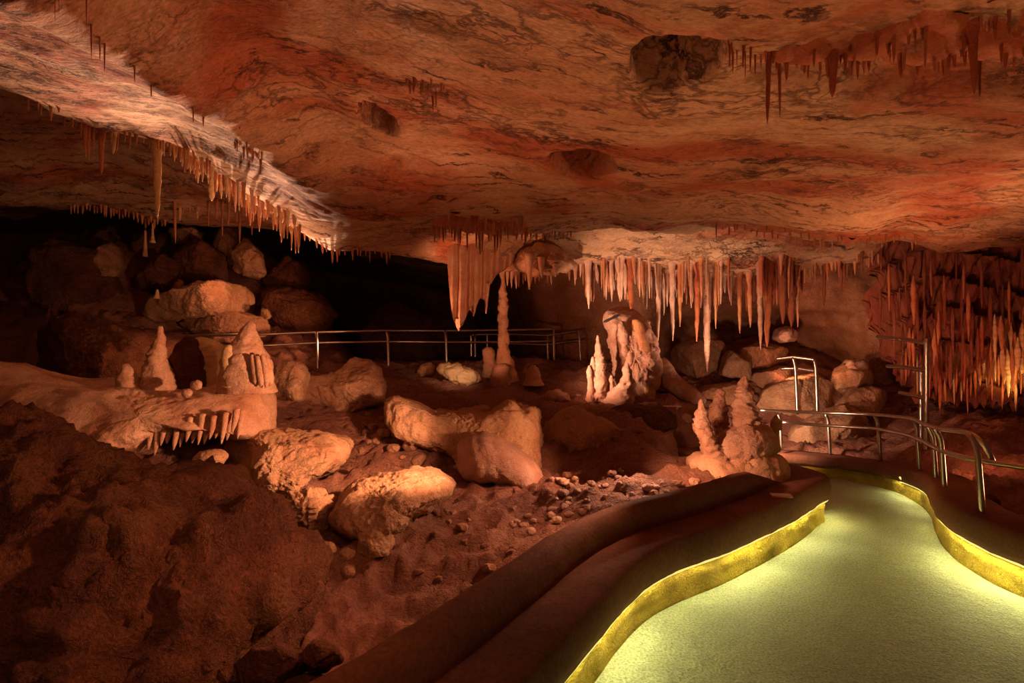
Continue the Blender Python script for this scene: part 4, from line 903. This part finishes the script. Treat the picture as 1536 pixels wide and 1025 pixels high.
# upper right
def ur_d(x, r): return 2.95 - 0.27*((x - 768)/900*2.9 - 1.3) + r.uniform(-0.12, 0.12)
fill(58, 1150, 1545, lambda x, r: r.uniform(10, 42), ur_d, (1.8, 3.6), ['rust', 'orange', 'rust'], 'rusty stalactite in the fringe on the ceiling at the upper right', 'fringe at the upper right', seed=18)
RF = random.Random(3)
for x, t, w, m_, l in ((1153, 186, 4, 'rust', 'lowest left stalactite of the upper right fringe, at its near end'), (1169, 177, 2.5, 'rust', 'thin straw right of the lowest left stalactite of the upper right fringe'),
                       (1248, 146, 7, 'rust', 'thick blunt red stalactite in the upper right fringe'), (1296, 111, 3, 'orange', 'orange stalactite midway along the upper right fringe, right of the thick blunt one'),
                       (1316, 95, 2.4, 'straw', 'thin cream straw in the upper right fringe'), (1341, 96, 3, 'orange', 'orange stalactite right of the thin cream straw in the upper right fringe'),
                       (1389, 102, 3.2, 'orange', 'longest orange straw of the upper right fringe'), (1412, 72, 6.5, 'rust', 'funnel shaped stalactite in the upper right fringe'),
                       (1446, 78, 4, 'rust', 'rusty stalactite left of the branching red one at the upper right'), (1459, 142, 7, 'rust', 'long branching red stalactite at the upper right, reaching lowest'),
                       (1468, 145, 3.5, 'red', 'dark red tip beside the long branching stalactite at the upper right'), (1482, 46, 9, 'rust', 'broad red stalactite at the top edge of the photo'),
                       (1514, 45, 5, 'rust', 'red stalactite near the upper right corner, left of two'), (1526, 58, 5, 'rust', 'red stalactite near the upper right corner, right of two')):
    S(x, t, w, ur_d(x, RF), m_, l)
fill(9, 1090, 1150, lambda x, r: r.uniform(15, 45), lambda x, r: 2.9 + r.uniform(-0.1, 0.1), (1.2, 2.0), ['rust'], 'thin dark straw beside the big round hollow in the ceiling', 'straws beside the big ceiling hollow', seed=19)
# drips on the dripstone wall
def wall_d(x): return float(np.interp(x, [1306, 1400, 1536, 2000], [8.7, 8.25, 7.8, 7.0]))
for row, (y0, ln, n, hw) in enumerate(((400, (30, 60), 9, (1.8, 3.6)), (445, (30, 70), 12, (1.8, 3.8)), (490, (30, 70), 14, (1.8, 3.6)), (530, (25, 60), 20, (1.5, 3.2)), (565, (18, 45), 28, (1.4, 2.6)))):
    lo = (1312, 1316, 1328, 1345, 1372)[row]
    fill(n, lo, 1545, lambda x, r: r.uniform(*ln), lambda x, r: wall_d(x) - 0.42 + r.uniform(-0.1, 0.1) + (0.28 if row == 4 else 0.1), hw, ['red', 'red', 'rust'] if row < 4 else ['orange', 'rust', 'straw'],
         'drip', WALL_GROUPS[0] if row < 4 else WALL_GROUPS[1], rootf=lambda x, r: y0 + r.uniform(-24, 20), seed=20 + row)
fill(14, 1490, 1545, lambda x, r: r.uniform(30, 75), lambda x, r: wall_d(x) - 0.45 + r.uniform(-0.1, 0.1), (2.2, 4.2), ['straw', 'straw', 'orange'], 'golden drip at the bright right end of the dripstone wall', 'golden drips at the right end of the dripstone wall', rootf=lambda x, r: 510 + r.uniform(-25, 30), seed=30)

def crust(name, label, line, dfn, wid, mat, n=120, m=14, drop=0.03):
    xs = np.linspace(line[0], line[1], n); V = []
    for x in xs:
        for t in np.linspace(-1, 1, m):
            d = dfn(x) + wid*t*(0.75 + 0.5*float(noise(np.array([[x*0.02, t*0.4, 3.3]]))[0]))
            V.append((x, d, t))
    V = np.array(V); z = ceil_z(V[:, 0], V[:, 1]); e = np.minimum(1, np.minimum(V[:, 0] - xs[0], xs[-1] - V[:, 0])/25)
    P = np.stack([(V[:, 0] - CX)/F*V[:, 1], V[:, 1], z], 1)
    P[:, 2] -= drop*(1.3*(1 - V[:, 2]**2) - 0.5 + 1.5*fbm(P*[6, 6, 0], 4))*np.clip(e, 0, 1) - 0.02*(1 - np.clip(e, 0, 1))
    Q = P.copy(); Q[:, 2] += 0.06
    k = n*m; fc = [f[::-1] for f in grid_faces(n, m)] + [tuple(i + k for i in f) for f in grid_faces(n, m)]
    return tag(mesh_obj(name, np.concatenate([P, Q]), fc, mat, origin=P.mean(0)), label, 'flowstone')
crust('dripstone_crust', 'rust red crust on the ceiling at the upper right, from which the fringe hangs', (1120, 1700), lambda x: 2.95 - 0.27*((x - 768)/900*2.9 - 1.3), 0.22, M['rust'])
crust('dripstone_crust', 'reddish brown crust on the ceiling just above the large drapery', (640, 800), lambda x: DE(x) - 0.5, 0.5, M['rust'], n=70, drop=0.04)
crust('dripstone_crust', 'rusty crust along the slab edge at the right, above the long stalactite row', (1050, 1400), lambda x: DE(x) - 0.28, 0.22, M['rust'])
def tite_mesh(px, root, tip, hw, d, bend, seed, small, runnel=False):
    up = 10 + hw * 2.2          # buried root
    L_ = tip - root
    prof = [(root - up, px, hw*2.1), (root - 0.3*up, px, hw*1.75), (root + 0.06*L_, px, hw*1.15), (root + 0.30*L_, px + bend*0.3, hw*0.95), (root + 0.62*L_, px + bend*0.6, hw*0.74), (root + 0.88*L_, px + bend, hw*0.42), (tip, px + bend, hw*0.10)]
    if runnel: prof = [(root - 16, px, hw*0.15), (root - 4, px, hw*0.7), (root + 0.15*L_, px, hw)] + prof[3:]
    return spire_mesh(prof, d, seg=7 if small else 14, rings=9 if small else 28, amp=0.012 if small else 0.02, freq=8, terr=0 if small else 0.006, tfreq=18, seed=seed)
SPECS.sort(key=lambda s: -(s[2] - s[1]) * s[3])
wall_drips = [s for s in SPECS if s[7] in WALL_GROUPS]; SPECS = [s for s in SPECS if s[7] not in WALL_GROUPS]
singles = [s for s in SPECS if s[7] is None]; multi = [s for s in SPECS if s[7] is not None]
keep = singles + multi[:296 - len(singles)]; rest = multi[296 - len(singles):]
for i, (px, root, tip, hw, d, mt, lab, grp, bend) in enumerate(keep):
    V, fc = tite_mesh(px, root, tip, hw, d, bend + (RF.uniform(-1, 1)*hw*0.5), i*0.37, hw < 2.9)
    o = mesh_obj('stalactite', V, fc, M[mt], origin=(V[:, 0].mean(), V[:, 1].mean(), V[:, 2].max())); tag(o, lab, 'stalactite', grp)
for i, (px, root, tip, hw, d, mt, lab, grp, bend) in enumerate(wall_drips[:98]):
    V, fc = tite_mesh(px, root, tip, hw, d, RF.uniform(-1, 1)*hw*0.6, i*0.71, hw < 2.5, True)
    o = mesh_obj('drip', V, fc, M[mt], curtain_body)
    if mt != 'red': o['label'] = 'orange lit drip'
AV, AF, off = [], [], 0
for i, (px, root, tip, hw, d, mt, lab, grp, bend) in enumerate(rest):
    V, fc = tite_mesh(px, root, tip, hw, d, bend, i*0.53, True); AV.append(V); AF += [tuple(k + off for k in f) for f in fc]; off += len(V)
if AV:
    o = mesh_obj('straw_stalactites', np.concatenate(AV), AF, M['orange']); tag(o, 'tiny straws scattered between the larger stalactites all over the ceiling', 'stalactite', kind='stuff')

# ================================================================== HANDRAILS
def tube(pts, r, seg=10, closed_ends=True):
    P = np.array(pts, float); n = len(P)
    T = np.gradient(P, axis=0); T /= np.linalg.norm(T, axis=1)[:, None]
    up = np.array([0, 0, 1.0]) if abs(T[0, 2]) < 0.9 else np.array([0, 1.0, 0])
    a = np.cross(T[0], up); a /= np.linalg.norm(a); V = []
    th = np.linspace(0, 2*np.pi, seg, endpoint=False)
    for i in range(n):
        a = a - T[i]*(a @ T[i]); a /= np.linalg.norm(a); b = np.cross(T[i], a)
        V.append(P[i] + r*(np.cos(th)[:, None]*a + np.sin(th)[:, None]*b))
    V = np.concatenate(V); fc = grid_faces(n, seg, True)
    fc.append(tuple(range(seg))[::-1]); fc.append(tuple((n-1)*seg + j for j in range(seg)))
    return V, fc
def curve3(pts, n=40):
    P = np.array(pts, float); t = np.concatenate([[0], np.cumsum(np.linalg.norm(np.diff(P, axis=0), axis=1))])
    q = np.linspace(0, t[-1], n); Q = np.stack([np.interp(q, t, P[:, k]) for k in range(3)], 1)
    for _ in range(3): Q[1:-1] = 0.25*Q[:-2] + 0.5*Q[1:-1] + 0.25*Q[2:]
    return Q
def railing(label, rails, posts, r, rp=None, mat='steel', names=None):
    root = empty('handrail', W(*posts[0][1])); tag(root, label, 'handrail')
    for i, rl in enumerate(rails):
        V, fc = tube(curve3([W(*p) for p in rl], 60), r)
        mesh_obj((names[i] if names else 'rail'), V, fc, M[mat], root)
    for p in posts:
        top, foot = W(*p[0]), W(*p[1])
        foot = foot.copy(); foot[2] -= 0.04
        bend = p[2] if len(p) > 2 else 0.0
        h = top[2] - foot[2]
        base = np.array([foot[0], foot[1], foot[2]]); hi = np.array([foot[0]*0.6 + top[0]*0.4, foot[1]*0.6 + top[1]*0.4, top[2] - 0.16*h])
        V, fc = tube(curve3([base, base*0.5 + hi*0.5, hi, hi*0.4 + top*0.6 + [0, 0, 0.03*h], top], 24), rp or r*1.1)
        mesh_obj('post', V, fc, M[mat], root)
    return root
DR = {1: 7.15, 2: 7.3, 3: 6.85, 4: 6.1, 5: 5.36, 6: 4.92, 7: 4.2}
railing('steel handrail on the right low wall, bending down beside the lit path',
        [[(1140, 615, 7.3), (1209, 618, 7.3), (1240, 619, 7.25), (1312, 621.5, 6.85), (1367, 627, 6.1), (1388, 637, 5.6), (1408, 643, 5.05), (1440, 646, 4.55), (1466, 652, 4.3), (1482, 668, 4.28), (1490, 694, 4.28)],
         [(1174, 633, 7.25), (1238, 638, 7.25), (1317, 643, 6.85), (1361, 652, 6.1), (1385, 662, 5.6), (1408, 675, 5.05), (1452, 688, 4.3), (1487, 694, 4.25), (1536, 701, 4.0), (1700, 720, 3.5)]],
        [((1167, 621, 7.3), (1172, 670, 7.3)), ((1238, 621, 7.25), (1245, 677, 7.25)), ((1311, 623, 6.85), (1321, 686, 6.85)), ((1368, 628, 6.1), (1380, 701, 6.1)),
         ((1392, 640, 5.4), (1405, 723, 5.4)), ((1402, 643, 4.95), (1418, 739, 4.95)), ((1452, 650, 4.3), (1475, 774, 4.2)), ((1696, 720, 3.5), (1700, 850, 3.45))], 0.019, 0.02, names=['top_rail', 'mid_rail'])
railing('tall steel gate post with three stepped handrail arms reaching left above the path bend',
        [[(1316, 505, 7.6), (1350, 508, 7.2), (1389, 514, 6.7)], [(1331, 549, 7.6), (1360, 551, 7.2), (1389, 556, 6.7)], [(1350, 589, 7.5), (1370, 593, 7.1), (1389, 598, 6.7)]],
        [((1389.5, 507, 6.7), (1389.5, 690, 6.7)), ((1382, 546, 7.2), (1382, 680, 7.2))], 0.024, 0.026, names=['arm', 'arm', 'arm'])
railing('small raised steel handrail on two posts before the pale boulders',
        [[(1166, 538, 8.9), (1190, 535, 8.75), (1221, 539, 8.6)], [(1173, 553, 8.9), (1195, 552, 8.75), (1221, 556, 8.6)]],
        [((1189, 536, 8.75), (1196, 617, 8.7)), ((1221, 539, 8.6), (1226, 619, 8.55))], 0.024, 0.024, names=['top_rail', 'mid_rail'])
railing('long far steel handrail crossing the dark hollow in the background',
        [[(255, 504, 9.3), (400, 501, 9.5), (476, 498, 9.7), (583, 495.5, 10), (668, 496, 10.3), (760, 495, 10.7), (830, 494, 11.0)], [(300, 520, 9.4), (400, 518, 9.5), (476, 514, 9.7), (583, 512, 10), (668, 513, 10.3), (760, 513, 10.7), (830, 512, 11.0)]],
        [((474, 498, 9.7), (477, 552, 9.6)), ((580, 496, 10), (583, 546, 9.9)), ((667, 496, 10.3), (670, 543, 10.2)), ((830, 494, 11.0), (831, 538, 10.9))], 0.022, 0.024, names=['top_rail', 'mid_rail'])
railing('short return handrail with a rounded end behind the tall column',
        [[(706, 502, 12), (760, 501, 11.6), (820, 503, 11.2), (850, 499, 11.0), (868, 497, 10.8)], [(706, 514, 12), (760, 515, 11.6), (820, 517, 11.2), (850, 513, 11.0), (869, 511, 10.8)]],
        [((706, 502, 12), (707, 532, 12)), ((712, 502, 11.9), (713, 533, 11.8)), ((731, 502, 11.8), (731, 530, 11.8)), ((820, 503, 11.2), (822, 540, 11.1)), ((866, 497, 10.8), (871, 540, 10.7))], 0.022, 0.022, names=['top_rail', 'mid_rail'])
railing('faint low handrail in the dark hollow under the flowstone mass',
        [[(980, 609, 8.2), (1000, 609.5, 8.2), (1022, 610, 8.2)], [(978, 622, 8.2), (1000, 623, 8.2), (1020, 624, 8.2)]],
        [((1016, 610, 8.2), (1016, 640, 8.2)), ((981, 609, 8.2), (981, 638, 8.2))], 0.012, 0.012, names=['top_rail', 'mid_rail'])

# ================================================================== SMALL THINGS
pl_ = ground_pt(1172, 744, 0.405)
def box(c, s, rz=0.0):
    v = np.array([(x, y, z) for x in (-.5, .5) for y in (-.5, .5) for z in (-.5, .5)], float)*s
    ca, sa = math.cos(rz), math.sin(rz); v = np.stack([v[:, 0]*ca - v[:, 1]*sa, v[:, 0]*sa + v[:, 1]*ca, v[:, 2]], 1) + c
    return v, [(0, 1, 3, 2), (4, 6, 7, 5), (0, 4, 5, 1), (2, 3, 7, 6), (0, 2, 6, 4), (1, 5, 7, 3)]
V, fc = box(np.array([pl_[0], pl_[1], 0.409]), np.array([0.15, 0.09, 0.012]), -0.2)
tag(mesh_obj('plate', V, fc, M['plate'], smooth=False, origin=(pl_[0], pl_[1], 0.403)), 'small pale rectangular plate lying on the low wall below the flowstone mound', 'plate')
bl = empty('bollard', W(1164, 672, 6.5)); tag(bl, 'tan bollard with a pointed cap beside the stalagmite mound', 'bollard')
spire('shaft', [(640, 1164, 4), (655, 1164, 4), (676, 1165, 4)], M['post'], d=6.5, parent=bl, seg=16, rings=10, amp=0)
spire('pointed_cap', [(622, 1164, 0.6), (628, 1164, 5), (632, 1164, 8), (644, 1164, 8), (646, 1164, 4)], M['post'], d=6.5, parent=bl, seg=16, rings=22, amp=0)
lp = empty('spot_lamp', W(1487, 766, 4.75)); tag(lp, 'dark rounded spot lamp housing standing behind the near handrail post', 'lamp')
spire('housing', [(741, 1486, 3), (745, 1486, 8), (752, 1487, 11), (768, 1488, 11)], M['dark'], d=4.65, parent=lp, seg=18, rings=16, amp=0)
spire('foot', [(766, 1488, 12), (770, 1488, 12.5), (774, 1488, 12.5)], M['black'], d=4.65, parent=lp, seg=18, rings=6, amp=0)
st = empty('step_lamp', W(1352, 718, 6.25)); tag(st, 'small glowing lamp under the right low wall cap at the path bend', 'lamp')
spire('lens', [(714, 1352, 1), (716, 1352, 3.2), (718, 1353, 3.2), (720, 1353, 1)], M['led'], d=6.2, parent=st, seg=12, rings=10, amp=0)
spire('bracket', [(710, 1354, 1), (712, 1354, 4), (715, 1354, 4), (716, 1354, 1)], M['black'], d=6.22, parent=st, seg=12, rings=8, amp=0)

# ================================================================== LIGHT
def spot(loc, target, energy, col, ang=70, blend=0.6, size=0.06):
    l = bpy.data.lights.new('spot', 'SPOT'); l.energy = energy; l.color = col; l.spot_size = math.radians(ang); l.spot_blend = blend; l.shadow_soft_size = size
    o = bpy.data.objects.new('unseen_spot', l); C.objects.link(o); o.location = loc  # no fixture modelled; several are added only to brighten dim areas
    o.rotation_euler = (Vector(target) - Vector(loc)).to_track_quat('-Z', 'Y').to_euler()
    return o
def pnt(loc, energy, col, size=0.06):
    l = bpy.data.lights.new('point', 'POINT'); l.energy = energy; l.color = col; l.shadow_soft_size = size
    o = bpy.data.objects.new('fill_point', l); C.objects.link(o); o.location = loc; return o  # soft fill without a real source, added to lift dark areas
WARM = (1.0, 0.55, 0.35); ORG = (1.0, 0.36, 0.17); RED = (1.0, 0.27, 0.13); GOLD = (1.0, 0.62, 0.18); KEY = (1.0, 0.43, 0.22)
# left lip
spot((-4.2, 9.0, 2.3), W(300, 215, 5.4), 950, WARM, 36, 0.7)
spot((-2.8, 9.4, 2.3), W(440, 320, 7.2), 800, WARM, 34, 0.9)
spot(W(445, 520, 7.7), W(425, 320, 7.4), 150, WARM, 60, 0.9)
spot(W(300, 520, 7.3), W(290, 240, 6.8), 110, WARM, 60, 0.9)
spot((-4.7, 7.4, 2.2), W(70, 95, 4.2), 520, WARM, 46, 0.8)
spot((-1.3, 5.2, 1.15), W(345, 285, 7.2), 90, WARM, 30, 0.9)  # added front light for the backlit lip stalactites
# middle ground key lights behind the left low wall
spot((0.15, 3.75, 1.2), W(430, 650, 5.4), 470, KEY, 62, 0.6)
spot((0.05, 6.95, 1.4), W(945, 520, 8.6), 130, KEY, 62, 0.6)
spot((0.1, 7.2, 1.2), W(1030, 440, 9.0), 300, WARM, 80, 0.7)
spot((0.95, 4.75, 0.95), W(720, 670, 5.6), 80, KEY, 75, 0.6)
spot((0.7, 4.1, 1.25), W(640, 860, 3.8), 60, KEY, 110, 0.9)
spot((1.25, 5.3, 1.0), W(900, 745, 4.8), 75, WARM, 90, 0.8)
spot((4.3, 6.4, 0.9), W(1400, 330, 6.0), 120, ORG, 100, 0.9, 0.2)  # added to brighten the dark slab edge at the right
pnt((-4.6, 9.6, 2.6), 7, ORG)  # added fill for the left chamber
spot((0.95, 4.6, 0.9), W(1100, 660, 5.4), 95, KEY, 80, 0.7)
# centre
spot(W(600, 560, 7.4), W(715, 410, 8.1), 130, ORG, 60, 0.8)
spot((0.2, 6.3, 1.45), W(720, 410, 8.1), 75, ORG, 50, 0.8)  # extra spot added to lift the drapery
spot((-0.3, 7.3, 1.3), W(755, 500, 9.0), 60, ORG, 50, 0.8)  # extra spot added so the tall column shows
spot((4.3, 5.4, 1.0), W(1480, 715, 6.2), 22, RED, 70, 0.8)  # added to brighten the rust red boulder
spot((3.6, 5.2, 1.2), W(1365, 550, 6.9), 35, ORG, 40, 0.8)  # added to brighten the dim rail arms
spot((-0.6, 7.4, 1.35), W(675, 558, 9.2), 40, WARM, 45, 0.8)  # added to brighten the pale stones by the far handrail
# right
spot(W(1120, 640, 6.8), W(1240, 590, 9.2), 200, WARM, 90, 0.7)
spot(W(1500, 640, 6.5), W(1430, 480, 8.1), 45, RED, 100, 0.8)
spot(W(1600, 640, 6.8), W(1525, 560, 7.6), 80, GOLD, 50, 0.8)
spot(W(1180, 560, 9.0), W(1260, 470, 10.5), 55, ORG, 120, 0.8)
spot(W(900, 590, 9.3), W(850, 480, 11.3), 70, ORG, 120, 0.8)
# ceiling washes
spot(W(1560, 740, 5.2), W(1380, 220, 4.2), 520, ORG, 110, 0.9, 0.3)
spot(W(820, 740, 5.0), W(720, 130, 3.6), 270, ORG, 110, 0.9, 0.3)
spot((1.9, 1.7, 0.6), W(1390, 50, 2.8), 55, ORG, 62, 0.9, 0.1)  # added to light the front of the upper right fringe
spot((-1.2, 2.4, 0.9), W(480, 40, 2.8), 18, ORG, 120, 0.9, 0.3)
spot((-0.7, 5.6, 1.0), W(470, 60, 3.4), 120, ORG, 95, 0.9, 0.2)
spot(W(1060, 560, 8.4), W(1000, 380, 8.7), 90, WARM, 130, 0.9, 0.2)
# left background and the big mound
spot(W(540, 500, 9.2), W(270, 430, 10.5), 120, ORG, 80, 0.8)
pnt(W(300, 560, 7.0), 24, ORG)
spot((0.3, 2.7, 1.5), W(280, 800, 2.9), 120, ORG, 80, 0.9, 0.08)  # added in mid-air, grazing the mound to bring out its texture
spot((-0.6, 1.2, 1.9), W(200, 800, 2.9), 30, ORG, 110, 0.9, 0.1)  # second spot added above for the dark mound
pnt((-0.9, 0.6, 1.5), 4, ORG, 0.3)  # weak fill added close to the camera

def led_lamps(E, side, hs, ks, es):
    t = np.gradient(E, axis=0); t /= np.linalg.norm(t, axis=1)[:, None]; nr = np.stack([-t[:, 1], t[:, 0]], 1)*side
    for q_, e in zip(ks, es):
        k = int(np.argmin(np.linalg.norm(E - q_, axis=1)))
        l = bpy.data.lights.new('strip', 'AREA'); l.shape = 'RECTANGLE'; l.size = 0.5; l.size_y = 0.02; l.energy = LED_W*e; l.color = (1.0, 0.96, 0.38)
        o = bpy.data.objects.new('strip_lamp', l); C.objects.link(o)
        p = E[k] - nr[k]*0.022; o.location = (p[0], p[1], 0.195*hs[k])
        X = Vector((t[k][0], t[k][1], 0)).normalized(); Zv = Vector((nr[k][0]*0.4, nr[k][1]*0.4, 1.0)).normalized(); Y = Zv.cross(X).normalized(); Zv = X.cross(Y)
        o.rotation_euler = Matrix((X, Y, Zv)).transposed().to_euler()
LED_W = 1.95
led_lamps(KLE, +1, hl, [ground_pt(*p) for p in ((700, 1300), (810, 1120), (891, 1025), (925, 978), (965, 936), (1010, 907), (1060, 887), (1115, 859), (1160, 836), (1195, 815), (1222, 795), (1236, 781))], [0.9, 0.7, 0.5, 1.0, 0.45, 0.4, 0.6, 1.1, 0.5, 0.8, 0.5, 0.8])
led_lamps(KRE, -1, hr, [ground_pt(*p) for p in ((1800, 990), (1680, 956), (1590, 920), (1530, 894), (1480, 871), (1445, 848), (1420, 826), (1403, 798), (1388, 765), (1362, 747))], [0.8, 0.7, 0.5, 0.8, 1.1, 0.8, 0.4, 0.35, 0.4, 0.6])

w = bpy.data.worlds.new('World'); bpy.context.scene.world = w; w.use_nodes = True
w.node_tree.nodes['Background'].inputs['Color'].default_value = (1.0, 0.32, 0.16, 1); w.node_tree.nodes['Background'].inputs['Strength'].default_value = 0.06

# ================================================================== CAMERA
cam = bpy.data.cameras.new('Camera'); cam.sensor_width = 36; cam.lens = F/1536*36; cam.clip_end = 100; cam.clip_start = 0.05
co = bpy.data.objects.new('Camera', cam); C.objects.link(co); co.location = (0, 0, EYE); co.rotation_euler = (math.radians(90), 0, 0)
bpy.context.scene.camera = co
vs = bpy.context.scene.view_settings
vs.view_transform = 'Standard'; vs.look = 'None'; vs.exposure = 0.0; vs.gamma = 1.0; vs.use_curve_mapping = False
bpy.context.scene.cycles.use_denoising = True
